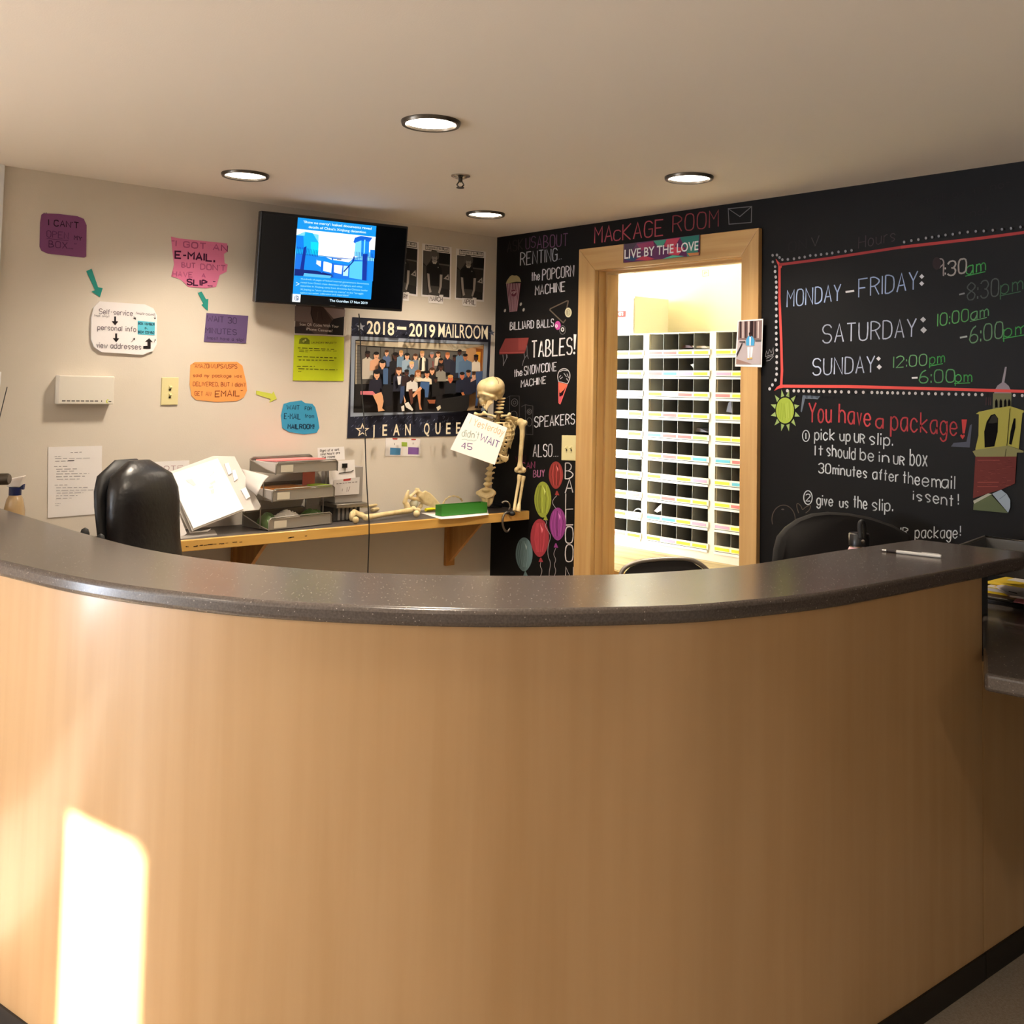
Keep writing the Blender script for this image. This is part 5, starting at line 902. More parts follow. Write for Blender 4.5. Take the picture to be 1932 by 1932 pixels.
def intray(T_, u0, u1, v0, v1, z0, th, name, m, label, cat, rot=0.0, group=None, lift=0.0):
    A0, d, n, W_, dp, z = T_; c = A0+d*(u0+u1)/2*W_+n*(v0+v1)/2*dp+UP*(z0+.0055+th/2); dd = (d*math.cos(rot)+n*math.sin(rot)); nn = (n*math.cos(rot)-d*math.sin(rot)); up = (UP+n*lift).normalized()
    nn = up.cross(dd)
    return solo(name, MB().obox(c, dd, nn, up, (u1-u0)/2*W_, (v1-v0)/2*dp, th/2), m, label, cat, group)
intray(T2, .02, .72, .05, .95, .0, .043, 'paper_stack', 'grey_paper', 'stack of white papers in the top letter tray, at its left', 'paper', .03)
intray(T2, .05, .82, .06, .90, .0445, .006, 'pink_sheet', 'pink_card', 'bright pink sheet on top of the papers in the top letter tray', 'paper', -.05, lift=.04)
intray(T2, .735, .98, .1, .9, .0, .038, 'paper_stack', 'grey_paper', 'short stack of pale papers at the right end of the top letter tray', 'paper', 0)
intray(T1, .05, .95, .05, .95, .0, .040, 'paper_stack', 'grey_paper', 'thick stack of papers in the middle letter tray, under the orange folder', 'paper', .01)
intray(T1, .12, .62, .04, .8, .0405, .006, 'folder', 'folder_orange', 'orange brown folder in the middle letter tray', 'folder', 0)
intray(T1, .76, .97, .04, .5, .0405, .008, 'sticky_pad', 'folder_lime', 'lime green pad at the right end of the middle letter tray', 'pad', 0)
A0, d, n, W_, dp, z = T2
solo('pink_card', MB().obox(A0+d*W_*.76+n*dp*.55-UP*.036, d, n, UP, .034, .001, .030), 'pink_card', 'salmon pink card standing under the top tray, above the folders', 'card')
# crumpled snack bags in the bottom tray
def bag(T_, u0, u1, z0, h, m, label, ph):
    A0, d, n, W_, dp, z = T_; mb = MB(); N, M_ = 20, 9; V = []; Fc = []
    for i in range(N+1):
        for j in range(M_+1):
            u = u0+(u1-u0)*i/N; v = .06+.5*j/M_; e = max(0, math.sin(math.pi*i/N))**.3*max(0, math.sin(math.pi*j/M_))**.35
            V.append(A0+d*u*W_+n*v*dp+UP*(.006+z0+h*e*(.88+.12*math.sin(i*.9+j*.8+ph))+.004*math.sin(i*1.7+j*2.1+ph)**2))
    for i in range(N):
        for j in range(M_): q = i*(M_+1)+j; Fc.append((q, q+1, q+M_+2, q+M_+1))
    k = len(V); V2 = [p-UP*(p.z-(A0.z+.0055+z0*.6)) for p in V]; mb.add(V+V2, Fc+[tuple(k+x for x in f[::-1]) for f in Fc])
    bd = [i*(M_+1) for i in range(N)]+[N*(M_+1)+j for j in range(M_)]+[(N-i)*(M_+1)+M_ for i in range(N)]+[M_-j for j in range(M_)]
    mb.f += [[a_, b_, b_+k, a_+k] for a_, b_ in zip(bd, bd[1:]+bd[:1])]; mb.c += [None]*len(bd)
    return solo('snack_bag', mb, m, label, 'bag', 'snack bags in the bottom letter tray', smooth=40)
bag(T0, .01, .20, .0, .062, 'snack_green', 'crumpled dark green bag at the left of the bottom letter tray', .3); bag(T0, .21, .58, .0, .066, 'snack_white', 'crumpled white bag in the middle of the bottom letter tray', 1.7); bag(T0, .62, .98, .0, .060, 'snack_green', 'crumpled green bag at the right of the bottom letter tray', 2.9)
A0, d, n, W_, dp, z = T0; a = Art(lambda x, y: A0+d*x*W_-n*.004+UP*(y+.05), -n); 
# curled magazine hanging out of the trays at the left
P0, P1, P2, P3 = atd(455, 893, 4.42), atd(508, 897, 4.30), atd(487, 934, 4.28), atd(449, 921, 4.40)
P0, P1, P2, P3 = [onL(x, y, dd) for x, y, dd in ((455, 884, .10), (507, 898, .24), (484, 935, .27), (462, 918, .17))]
mb = MB(); V = []; Fc = []
for i in range(9):
    for j in range(5):
        u, v = i/8, j/4; p = P0*(1-u)*(1-v)+P1*u*(1-v)+P2*u*v+P3*(1-u)*v; V.append(p+UP*.012*math.sin(math.pi*v)+LN*.01*math.sin(math.pi*u))
for i in range(8):
    for j in range(4): q = i*5+j; Fc.append((q, q+1, q+6, q+5))
mb.add(V, Fc); o = solo('magazine', mb, 'grey_paper', 'white magazine cover curling out of the letter trays at their left', 'magazine', smooth=60); sd = o.modifiers.new('solid', 'SOLIDIFY'); sd.thickness = .0015
nm = (P1-P0).cross(P3-P0).normalized(); nm = nm if nm.x > 0 else -nm
# grey desk organiser with notes
oy0, oy1 = onL(624, 960, .10).y, onL(678, 950, .10).y; ox = CX+.012; ozt = onL(650, 880, .1).z
mat('organizer_grey', (150, 144, 138), .45); mat('organizer_dark', (72, 68, 64), .5)
t = thing('desk_organizer', (ox+.07, (oy0+oy1)/2, ZS), 'grey box organiser covered with notes, between the trays and the bones', 'organiser')
zm = onL(650, 949, .13).z
obj('upper_box', MB().box((ox, oy0, zm), (ox+.12, oy1-.004, ozt)), 'organizer_grey', t, bevel=.004); obj('ledge', MB().box((ox, oy0-.008, zm-.018), (ox+.15, oy1+.004, zm-.0005)), 'mesh_steel', t, bevel=.003); obj('base_box', MB().box((ox, oy0, ZS+.0005), (ox+.11, oy1-.012, zm-.0185)), 'organizer_dark', t)
for i in range(5): y = oy0+.02+i*.022; obj('slat', MB().box((ox+.1101, y, ZS+.004), (ox+.118, y+.012, zm-.022)), 'organizer_grey', t)
xf = ox+.1205
def card(name, P, x, m, label, lines, cat='note'):
    pts = [onL(a_, b_, x-CX) for a_, b_ in P]; t = thing(name, MB().prism(pts, LN*.001).base(), label, cat); obj('sheet', MB().prism(pts, LN*.001), m, t); a = artL(x-CX+.001); lines(a); a.put('lettering', 'printed_paper', t)
card('paper_note', [(620, 871), (668.5, 867), (671, 905), (633, 909), (622, 935)], xf, 'paper', 'white paper hanging on the organiser, held by a black clip', lambda a: [a.scrib((640, 893), (660, 891), 2, (190, 186, 184), 4, .8)])
card('paper_note', [(630, 906), (678.5, 900), (677, 932), (628, 935.5)], xf+.004, 'grey_paper', 'pale card with a red strip and grey lines on the front of the organiser', lambda a: [a.poly([(648, 904), (662.5, 902), (661, 906.5), (647.5, 908)], (168, 52, 44)), a.scrib((634.5, 915.5), (674, 911.5), 5, (96, 90, 88), 8, 1.1), a.line([(655, 919), (654, 928)], .9, (120, 112, 108)), a.line([(660, 918), (657, 927)], .9, (120, 112, 108)), a.line([(646, 922), (645.5, 927)], .9, (140, 132, 128))])
card('paper_note', [(599, 845), (649, 842.5), (650.5, 867), (600, 870.5)], ox+.03, 'paper', 'white handwritten card standing highest behind the letter trays', lambda a: [a.hand("Right of a work", (604, 853), (640, 850), 4.5, (110, 104, 104), .8), a.hand("kind hours are", (605, 859.5), (641, 856), 4.5, (110, 104, 104), .8), a.hand("the rooms", (607, 865), (632, 863), 4.2, (110, 104, 104), .8)])
c = onL(650.5, 878.5, xf+.004-CX); t = thing('binder_clip', c-UP*.012, 'black binder clip on the white paper of the organiser', 'clip'); obj('clip_body', MB().obox(c, (0, 1, 0), LN, UP, .013, .003, .010), 'black_plastic', t, bevel=.001); obj('clip_handle', MB().tube([c-UP*.009+Vector((.001, -.004, 0)), c-UP*.03+Vector((.004, -.004, 0)), c-UP*.03+Vector((.004, .004, 0)), c-UP*.009+Vector((.001, .004, 0))], .0008, 6), 'dark_metal', t)
solo('steel_ruler', MB().tube([onL(640, 892.5, xf+.003-CX), onL(662, 890, xf+.003-CX), onL(667, 887, xf+.003-CX)], .0016, 6), 'dark_metal', 'thin dark rod held across the white paper of the organiser', 'rod')
# open binder propped against the wall, and the papers under it
bn = Vector((math.cos(math.radians(-10))*math.cos(math.radians(30)), math.sin(math.radians(-10))*math.cos(math.radians(30)), math.sin(math.radians(30))))
p0 = atz(360, 1003, .905); bp = CAM+(p0-CAM)*.975
BP = lambda x, y, dd=0.0: onP(x, y, bp+bn*dd, bn)
mat('binder_grey', (208, 202, 196), .5); mat('page_white', (250, 250, 252), .65, spec=.3)
t = thing('open_binder', BP(420, 995), 'pale grey ring binder with a bright white page, propped on the shelf', 'binder')
obj('cover', MB().prism([BP(*p, -.010) for p in ((316, 893), (402, 861), (442, 862), (492, 956), (488, 963), (456, 966), (362, 1003))], bn*.006), 'binder_grey', t, bevel=.002)
obj('page_stack', MB().prism([BP(*p, -.0035) for p in ((317, 897), (410, 866), (459, 961), (364, 998))], bn*.006), 'page_white', t)
for P in (((423, 876), (430.5, 874), (437, 893), (430.5, 897)), ((437, 889), (443, 887), (448.5, 904), (441.5, 909)), ((454, 925), (463, 920), (471.5, 938), (464, 943))): obj('index_tab', MB().prism([BP(*p, -.0035) for p in P], bn*.006), 'page_white', t)
a = Art(lambda x, y: BP(x, y, .0026), bn)
for L_ in ([(396, 912), (405, 906), (407, 910), (398, 915)], [(394, 919), (402, 916), (402, 921), (395, 922)], [(397, 925), (404, 922), (404, 930), (399, 932)], [(350, 906), (362, 904), (370, 915), (365, 917)]): a.poly(L_, (222, 220, 222))
a.scrib((397, 899), (404, 891), 1.5, (206, 204, 208), 3, .8); a.put('print', 'printed_paper', t)
obj('folded_leaf', MB().prism([BP(*p, -.026) for p in ((306, 899), (314, 895), (362, 1003), (378, 1003), (398, 998), (392, 1003), (358, 1006))], bn*.004), 'binder_grey', t)
solo('clear_folder', MB().prism([BP(*p, -.034) for p in ((318, 932), (325, 938), (352, 1007), (338, 1017))], bn*.003), 'grey_paper', 'thin grey leaf leaning under the open binder, against the leather chair', 'paper')
solo('paper_pad', MB().prism([sh(338, 1019), sh(410, 1010.5), sh(404, 1001), sh(346, 1005)], UP*.004), 'organizer_grey', 'grey olive pad lying flat on the shelf under the open binder', 'pad')
solo('red_folder', MB().prism([BP(*p, -.046) for p in ((311, 912), (315, 910), (337, 1010), (331, 1012))], bn*.004), 'label_r', 'narrow red edged folder between the leather chair and the open binder', 'folder')
# green box lid, papers and marker
mat('box_green', (44, 122, 34), .5)
g0, g1 = sh(833, 975.5), sh(919, 968.5); gd = (g1-g0).normalized(); gn_ = Vector((-gd.y, gd.x, 0)); gn_ = gn_ if gn_.x < 0 else -gn_
b = MB(); b.prism([g0, g1, g1+gn_*.05, g0+gn_*.05], UP*.002); gh = .050
for q in ((g0, g1, gn_*.003), (g0+gn_*.05, g1+gn_*.05, -gn_*.003)): b.prism([q[0]+UP*.0021, q[1]+UP*.0021, q[1]+UP*gh, q[0]+UP*gh], q[2])
for q in (g0, g1-gd*.003): b.prism([q+gn_*.0031+UP*.0021, q+gn_*.0469+UP*.0021, q+gn_*.0469+UP*gh, q+gn_*.0031+UP*gh], gd*.003)
b.v = [p+UP*.0035 for p in b.v]
solo('green_tray', b, 'box_green', 'bright green open box on white papers, in front of the skeleton', 'box')
solo('loose_paper', MB().prism([sh(795, 968.5), sh(832, 980), sh(872, 977), sh(922, 971.5), sh(920, 962), sh(860, 966)], UP*.0016), 'paper', 'white papers lying under the green box on the shelf', 'paper')
solo('marker_pen', MB().tube([sh(803, 962, .009), sh(815, 960.5, .009)], .008, 10).tube([sh(815, 960.5, .009), sh(829, 959, .009)], .0072, 10), 'label_y', 'short yellow marker lying between the bones and the green box', 'marker', smooth=50)
# ------------------------------------------------------------------ leather office chair (high back)
mat('black_leather', (22, 20, 21), .36, spec=.55, bump=(60, .12)); mat('chair_black', (20, 19, 20), .5)
def loft(rings, ex=2.6, n=28):
    """rings: (centre, side axis*halfwidth, depth axis*halfthickness)"""
    mb = MB(); vs = []; fs = []
    for c, X, Y in rings:
        for j in range(n):
            a_ = 2*math.pi*j/n; ca, sa = math.cos(a_), math.sin(a_); vs.append(c+X*math.copysign(abs(ca)**(2/ex), ca)+Y*math.copysign(abs(sa)**(2/ex), sa))
    k = len(rings)
    for i in range(k-1):
        for j in range(n): fs.append((i*n+j, i*n+(j+1) % n, (i+1)*n+(j+1) % n, (i+1)*n+j))
    fs += [list(range(n))[::-1], list(range((k-1)*n, k*n))]
    return mb.add(vs, fs)
def chair_base(t, c, m='chair_black', seat_z=.52):
    obj('gas_lift', MB().tube([Vector((c.x, c.y, .12)), Vector((c.x, c.y, seat_z-.0405))], .028, 14), m, t, smooth=50)
    for i in range(5):
        a_ = 2*math.pi*i/5+.3; d_ = Vector((math.cos(a_), math.sin(a_), 0)); q = Vector((c.x, c.y, .105)); obj('leg', MB().tube([q+d_*.02, q+d_*.28-UP*.035], [.024, .016], 8), m, t, smooth=50); obj('caster', MB().lathe([(.0001, -.011), (.028, -.011), (.028, .011), (.0001, .011)], Vector((c.x, c.y, .028))+d_*.285, 16, Vector((-d_.y, d_.x, 0))), m, t, smooth=50)
fd = (RGT*.915-FWD*.40).normalized(); sd_ = Vector((-fd.y, fd.x, 0))
topc = atd(240, 867, 3.62); ln = .20                        # lean of the back
def bk(h): return Vector((topc.x, topc.y, 0))+fd*(ln*(topc.z-h))+UP*h
t = thing('office_chair', bk(.55).xy.to_3d()+fd*.22, 'black leather high backed office chair in front of the left end of the shelf', 'office chair')
tz = topc.z
def wprof(k): return .162*(1-max(0, (k-.72)/.28)**3.0*.42)
zs = [i/13 for i in range(14)]; R_ = []; S_ = []
for k in zs:
    h = .60+(tz-.60)*k; e = 1-max(0, (k-.86)/.14)**2*.75; R_.append((bk(h)+fd*(.048+.012*math.sin(k*9)), sd_*wprof(k)*.97*(.35+.65*e if k > .97 else 1), fd*(.050*e+.004))); S_.append((bk(h)-fd*.006, sd_*wprof(k)*.99*(.4+.6*e if k > .97 else 1), fd*(.024*e+.002)))
obj('back_cushion', loft(R_), 'black_leather', t, smooth=70); obj('back_shell', loft(S_), 'chair_black', t, smooth=70)
sc_ = bk(.55)+fd*.30; sc_.z = .53
obj('seat', loft([(sc_-UP*.04, sd_*.24, fd*.23), (sc_-UP*.02, sd_*.26, fd*.25), (sc_+UP*.03, sd_*.26, fd*.25), (sc_+UP*.055, sd_*.23, fd*.22)]), 'black_leather', t, smooth=60); chair_base(t, sc_, seat_z=.53)
obj('back_support', MB().tube([sc_-UP*.03, bk(.50)+fd*.0, bk(.66)-fd*.03], .02, 8), 'chair_black', t, smooth=50)
# task chair in front of the blackboard
D2 = 3.66
t = thing('task_chair', atd(1570, 1100, D2+.1).xy.to_3d(), 'black round backed task chair in front of the blackboard, behind the water bottle', 'office chair')
P = [(1449, 1090), (1447, 1060), (1451, 1030), (1458, 1008), (1475, 992), (1500, 978), (1530, 969), (1562, 966), (1600, 968), (1640, 975), (1675, 987), (1697, 1001), (1708, 1030), (1706, 1090), (1690, 1130), (1470, 1130)]
mat('chair_mesh', (34, 32, 31), .75, spec=.2)
pts = [atd(x, y, D2) for x, y in P]; c0 = sum(pts, Vector())/len(pts); mb = MB(); k = len(P)
V = []; 
for off, sc2 in ((-.018, .94), (-.008, .99), (.008, 1.0), (.018, .95)): V += [c0+(p-c0)*sc2+FWD*(off-.10*(((p-c0).dot(RGT)/.26)**2)) for p in pts]
mb.add(V, [(i+k*r, (i+1) % k+k*r, (i+1) % k+k*(r+1), i+k*(r+1)) for r in range(3) for i in range(k)]+[list(range(k))[::-1], list(range(3*k, 4*k))])
obj('backrest', mb, 'chair_mesh', t, smooth=50)
sc_ = c0-FWD*.28; sc_.z = .50
obj('seat', loft([(sc_-UP*.035, RGT*.23, FWD*.22), (sc_-UP*.01, RGT*.25, FWD*.24), (sc_+UP*.03, RGT*.25, FWD*.24), (sc_+UP*.045, RGT*.23, FWD*.22)]), 'chair_mesh', t, smooth=60); chair_base(t, sc_, seat_z=.50); obj('back_support', MB().tube([sc_-UP*.02, sc_+FWD*.26-UP*.02, c0+FWD*.01-UP*.12], .018, 8), 'chair_black', t, smooth=50)
# folding chair in the doorway
D3 = 4.15; mat('chair_vinyl', (26, 24, 24), .6)
t = thing('folding_chair', atd(1255, 1090, D3).xy.to_3d(), 'dark folding chair back with a grey tube frame, in front of the doorway', 'chair')
P = [(1169, 1090), (1173, 1078), (1182, 1068), (1200, 1060.5), (1225, 1056.5), (1258, 1054), (1288, 1054), (1305, 1056), (1318, 1062), (1330, 1071), (1341, 1082), (1349, 1095)]
rail = [atd(x, y, D3) for x, y in P]; lo = lambda p: Vector((p.x, p.y, 0))
fr = smooth3([lo(rail[0])-FWD*.05]+rail+[lo(rail[-1])-FWD*.05]); obj('frame', MB().tube(fr, .009, 10), 'mesh_steel', t, smooth=60)
pp = [atd(x, y, D3-.002) for x, y in ((1178, 1090), (1180, 1080), (1190, 1070), (1210, 1063), (1258, 1057.5), (1290, 1058), (1308, 1062), (1325, 1073), (1338, 1092))]; zb = rail[0].z-.14
obj('back_pad', MB().prism(pp+[Vector((pp[-1].x, pp[-1].y, zb)), Vector((pp[0].x, pp[0].y, zb))], FWD*.012), 'chair_vinyl', t, bevel=.003)
cs = (lo(rail[0])+lo(rail[-1]))/2-FWD*.18; obj('seat', loft([(cs+UP*.43, RGT*.17, FWD*.18), (cs+UP*.45, RGT*.18, FWD*.19), (cs+UP*.46, RGT*.165, FWD*.18)]), 'chair_vinyl', t, smooth=50)
for p in (rail[0], rail[-1]): obj('leg', MB().tube([lo(p)-FWD*.06+UP*.42, lo(p)-FWD*.36], .009, 8), 'mesh_steel', t, smooth=50)
# ------------------------------------------------------------------ staff desk hidden below the counter and what shows above it
# water bottle
mat('bottle_pink', (226, 178, 186), .3, spec=.5); c = atd(1621, 1018, 3.28); c.z = 0; r = .0315
t = thing('water_bottle', (c.x, c.y, ZD), 'pink water bottle with a black strap cap behind the counter', 'bottle')
zc = atd(1621, 1029, 3.28).z; zt_ = atd(1621, 1005.5, 3.28).z
obj('body', MB().lathe([(.0001, ZD+.0005), (.037, ZD+.0005), (.039, ZD+.01), (.039, zc-.045), (.036, zc-.02), (.029, zc-.004), (.0001, zc-.004)], c, 32), 'bottle_pink', t, smooth=50); obj('neck_ring', MB().lathe([(.0001, zc-.004), (.030, zc-.004), (.030, zc), (.0001, zc)], c, 32), 'chrome', t, smooth=50)
obj('cap', MB().lathe([(.0001, zc), (r, zc), (r, zt_-.003), (r-.003, zt_), (.0001, zt_)], c, 32), 'black_plastic', t, smooth=50)
lp = [c+RGT*s+UP*(zt_+z_) for s, z_ in ((-.006, -.012), (-.008, .02), (-.007, .034), (0, .040), (.006, .036), (.008, .02), (.006, -.012))]; lp = [p-FWD*.030*(1 if i in (0, 6) else .85) for i, p in enumerate(lp)]
obj('strap', MB().tube(smooth3(lp), .005, 8, flat=1.6), 'black_rubber', t, smooth=60); bq = c-FWD*.032+UP*(zc+.017); obj('stud', MB().lathe([(.0001, .004), (.006, .003), (.0065, 0)], bq, 16, -FWD), 'chrome', t, smooth=50)
# pen on the counter
pA, pB = atz(1660, 1037.2, ZT+.005), atz(1776, 1050, ZT+.005); ax = (pB-pA).normalized(); L_ = (pB-pA).length
t = thing('ballpoint_pen', (pA+pB)/2-UP*.005, 'white and dark brown ballpoint pen lying on the counter top', 'pen')
mat('pen_white', (226, 222, 216), .25, spec=.6); mat('pen_brown', (44, 30, 28), .5)
pp_ = lambda k: pA+ax*L_*k
obj('tip', MB().tube([pp_(0), pp_(.025), pp_(.04)], [.0008, .0018, .0025], 10), 'pen_brown', t); obj('cone', MB().tube([pp_(.04), pp_(.115)], [.0028, .004], 12), 'chrome', t, smooth=50); obj('grip', MB().tube([pp_(.115), pp_(.28)], .0046, 14), 'pen_brown', t, smooth=50); obj('barrel', MB().tube([pp_(.28), pp_(.93), pp_(.985), pp_(1)], [.0046, .0047, .0050, .0048], 14), 'pen_white', t, smooth=50); obj('clip', MB().obox(pp_(.83)+UP*.0058, ax, ax.cross(UP), UP, L_*.14, .0014, .0006), 'pen_white', t)
# grey tote bin
mat('tote_grey', (96, 96, 96), .5); rm = [atd(x, y, d_) for x, y, d_ in ((1808, 1026, 3.17), (1858, 1013.5, 3.40), (1990, 1026, 3.26), (1990, 1060, 3.03))]; zr = sum(p.z for p in rm)/4
t = thing('tote_bin', (sum(p.x for p in rm)/4, sum(p.y for p in rm)/4, ZL), 'open grey plastic bin behind the right end of the raised counter', 'bin')
o2 = [Vector((p.x, p.y, zr)) for p in rm]; cc = sum(o2, Vector())/4
sc3 = lambda k, z_: [Vector((cc.x+(p.x-cc.x)*k, cc.y+(p.y-cc.y)*k, z_)) for p in o2]
b = MB(); r1, r2, r3, r4 = sc3(1, zr), sc3(.93, .987), sc3(.90, .992), sc3(.96, zr)
V = r1+r2+r3+r4; b.add(V, [(i, (i+1) % 4, 4+(i+1) % 4, 4+i) for i in range(4)]+[(4, 5, 6, 7)]+[(8+i, 8+(i+1) % 4, 12+(i+1) % 4, 12+i) for i in range(4)]+[(8, 11, 10, 9)]+[(i, 12+i, 12+(i+1) % 4, (i+1) % 4) for i in range(4)]); obj('bin_body', b, 'tote_grey', t)
qs = atd(1828, 1030, 3.24); obj('stand', MB().obox(Vector((qs.x, qs.y, (ZD+.9865)/2)), RGT, FWD, UP, .035, .05, (.9865-ZD)/2), 'chair_black', t)
obj('rim', MB().tube([p+UP*.001 for p in sc3(1.01, zr)]+[sc3(1.01, zr)[0]+UP*.001], .006, 8), 'mesh_steel', t, smooth=50)
# newspapers in a black tray on the lower counter
def lc(px, py, h=0.0): return atz(px, py, ZL+h)
mat('news_yellow', (232, 200, 60), .7); mat('news_white', (216, 208, 206), .75)
q0 = lc(1856, 1137); q1 = lc(1932, 1150); dv = (q1-q0).normalized(); nrm = Vector((-dv.y, dv.x, 0)); dv0 = dv; t = thing('document_tray', q0+dv*.15, 'flat black tray under the newspapers on the low counter', 'tray')
tr = MB().prism([q0, q0+dv*.40, q0+dv*.36+nrm*.20, q0+nrm*.20], UP*.014); obj('tray_base', tr, 'black_plastic', t, bevel=.003)
fr = MB().tube([q0+UP*.020, q0+dv*.36+UP*.020], .005, 8); obj('front_lip', fr, 'dark_metal', t, smooth=50)
mat('news_brown', (150, 118, 84), .8)
def news(name, z0, th, v0, u0, u1, m, label, art=None):
    P_ = [q0+dv*u0+nrm*v0+UP*(.0145+z0), q0+dv*u1+nrm*v0+UP*(.0145+z0), q0+dv*u1+nrm*(v0+.16)+UP*(.0145+z0), q0+dv*u0+nrm*(v0+.16)+UP*(.0145+z0)]; t = thing(name, sum(P_, Vector())/4, label, 'newspaper', 'newspapers stacked on the low counter'); obj('pages', MB().prism(P_, UP*th), m, t)
    if art: a = Art(lambda x, y: q0+dv*x+nrm*v0+UP*(.0145+z0+y), -nrm); art(a); a.put('print', 'printed_paper', t)
    if art: a = Art(lambda x, y: q0+dv*x+nrm*(v0+y)+UP*(.0145+z0+th), UP); art_top(a, name); a.put('print', 'printed_paper', t)
def art_top(a, name): 
    if name == 'newspaper': a.poly([(.02, .01), (.34, .01), (.34, .06), (.02, .06)], (232, 196, 52)); a.poly([(.02, .07), (.34, .07), (.34, .2), (.02, .2)], (222, 216, 212))
news('old_newspapers', 0, .016, .02, .0, .36, 'news_brown', 'brown edged pile of newspapers at the bottom of the black tray')
news('newspaper', .0165, .020, .012, .0, .15, 'news_white', 'yellow and white folded newspaper in the black tray', lambda a: [a.poly([(0, 0), (.15, 0), (.15, .007), (0, .007)], (228, 192, 40)), a.poly([(0, .0075), (.15, .0075), (.15, .0165), (0, .0165)], (214, 208, 208)), a.poly([(0, .017), (.15, .017), (.15, .0199), (0, .0199)], (226, 206, 90))])
news('newspaper', .037, .010, .05, -.01, .20, 'news_yellow', 'yellow newspaper near the top of the pile', lambda a: [a.poly([(-.01, 0), (.2, 0), (.2, .003), (-.01, .003)], (160, 130, 40))])
pm = [lc(1880, 1109, .05), lc(1905, 1127, .05), lc(1990, 1140, .05), lc(1990, 1092, .05)]
t = thing('magazine', sum(pm, Vector())/4, 'open pale magazine with an orange picture on top of the newspapers', 'magazine'); obj('pages', MB().prism([p+UP*.001 for p in pm], UP*.006), 'news_white', t)
a = Art(lambda x, y: atz(x, y, ZL+.0575), UP); a.poly([(1905, 1103), (1990, 1116), (1990, 1094), (1915, 1098)], (206, 120, 88)); a.line([(1903, 1116), (1919, 1120)], 1.6, (50, 48, 52)); a.put('picture', 'printed_paper', t)
pk = [lc(1912, 1136, .034), lc(1960, 1145, .034), lc(1975, 1128, .034), lc(1925, 1124, .034)]; solo('pink_flyer', MB().prism(pk, UP*.002), 'label_p', 'pink and white flyer sticking out of the newspaper pile', 'flyer')
# things at the left end behind the counter
D4 = 3.72; mat('gel', (226, 196, 150), .15, trans=.55); mat('cap_navy', (26, 34, 84), .4); mat('pump_white', (236, 226, 216), .4)
c = atd(28, 940, D4); zb_ = ZD; c.z = 0
t = thing('sanitizer_bottle', (c.x, c.y, ZD), 'pump bottle of tan liquid with navy collar and white top, behind the counter', 'bottle')
zn, z2, z3 = atd(28, 932, D4).z, atd(28, 919, D4).z, atd(28, 897, D4).z
obj('body', MB().lathe([(.0001, ZD+.0005), (.034, ZD+.0005), (.036, ZD+.02), (.036, zn-.06), (.028, zn-.02), (.02, zn-.004), (.0001, zn-.004)], c, 28), 'gel', t, smooth=50); obj('collar', MB().lathe([(.0001, zn-.0038), (.021, zn-.0038), (.021, z2), (.0001, z2)], c, 24), 'cap_navy', t, smooth=50)
obj('pump_head', MB().prism([c-RGT*.026-FWD*.012+UP*(z2+.0002), c+RGT*.020-FWD*.012+UP*(z2+.0002), c+RGT*.032-FWD*.012+UP*z3, c-RGT*.026-FWD*.012+UP*(z3-.012)], FWD*.026), 'pump_white', t, bevel=.004); obj('nozzle', MB().prism([c+RGT*.021-FWD*.006+UP*(z2-.006), c+RGT*.030-FWD*.006+UP*(z2-.008), c+RGT*.032-FWD*.006+UP*(z2+.012), c+RGT*.0215-FWD*.006+UP*(z2+.004)], FWD*.012), 'cap_navy', t)
bar = [atd(17, 904, 3.6), atd(8, 904, 3.6), atd(-60, 905, 3.6), atd(-66, 915, 3.6)]; b = MB().tube([atd(18, 904, 3.6), atd(15, 904, 3.6), atd(-60, 905, 3.6)], [.016, .020, .020], 16); t = thing('grey_bar', Vector((bar[2].x, bar[2].y, ZT)), 'dark grey rounded bar end poking in at the left edge above the counter', 'bar'); obj('arm', b, 'lamp_ring', t, smooth=50); q = bar[2]; obj('post', MB().tube([Vector((q.x, q.y, ZT+.0005)), q-UP*.021], .012, 10), 'lamp_ring', t)  # unidentified bar end; the post under it is added
w0, w1 = atd(13.5, 730, 3.55), atd(0, 785, 3.55); dw = (w1-w0); kk_ = (ZT+.01-w0.z)/dw.z; t = thing('sign_holder', w0+dw*kk_-UP*.01, 'thin dark wire with a white card corner at the left edge', 'sign holder'); obj('wire', MB().tube([w0, w0+dw*kk_], .0016, 6), 'dark_metal', t); obj('card', MB().prism([atd(2.5, 702, 3.55), atd(0, 730, 3.55), atd(-60, 745, 3.55), atd(-58, 690, 3.55)], FWD*.001), 'paper', t)
obj('foot', MB().lathe([(.0001, 0), (.04, 0), (.04, .01), (.0001, .01)], w0+dw*kk_-UP*.0095, 20), 'dark_metal', t)
for px, py, lb in ((160.5, 995, 'black domed object peeking over the counter, further from the leather chair'), (190, 1006.5, 'black domed object peeking over the counter, right beside the leather chair')):
    c = atd(px, py, 3.12); zt_ = c.z; c.z = 0; t = thing('black_dome', (c.x, c.y, ZD), lb, 'bottle'); obj('body', MB().lathe([(.0001, ZD+.0005), (.02, ZD+.0005), (.02, zt_-.07), (.011, zt_-.05), (.0001, zt_-.05)], c, 20), 'black_plastic', t, smooth=50); obj('domed_cap', MB().lathe([(.0001, zt_-.0495), (.0135, zt_-.0495), (.0135, zt_-.018), (.010, zt_-.006), (.0001, zt_)], c, 20), 'black_rubber', t, smooth=60)  # unidentified dark domes; the bottle shape below them is made up
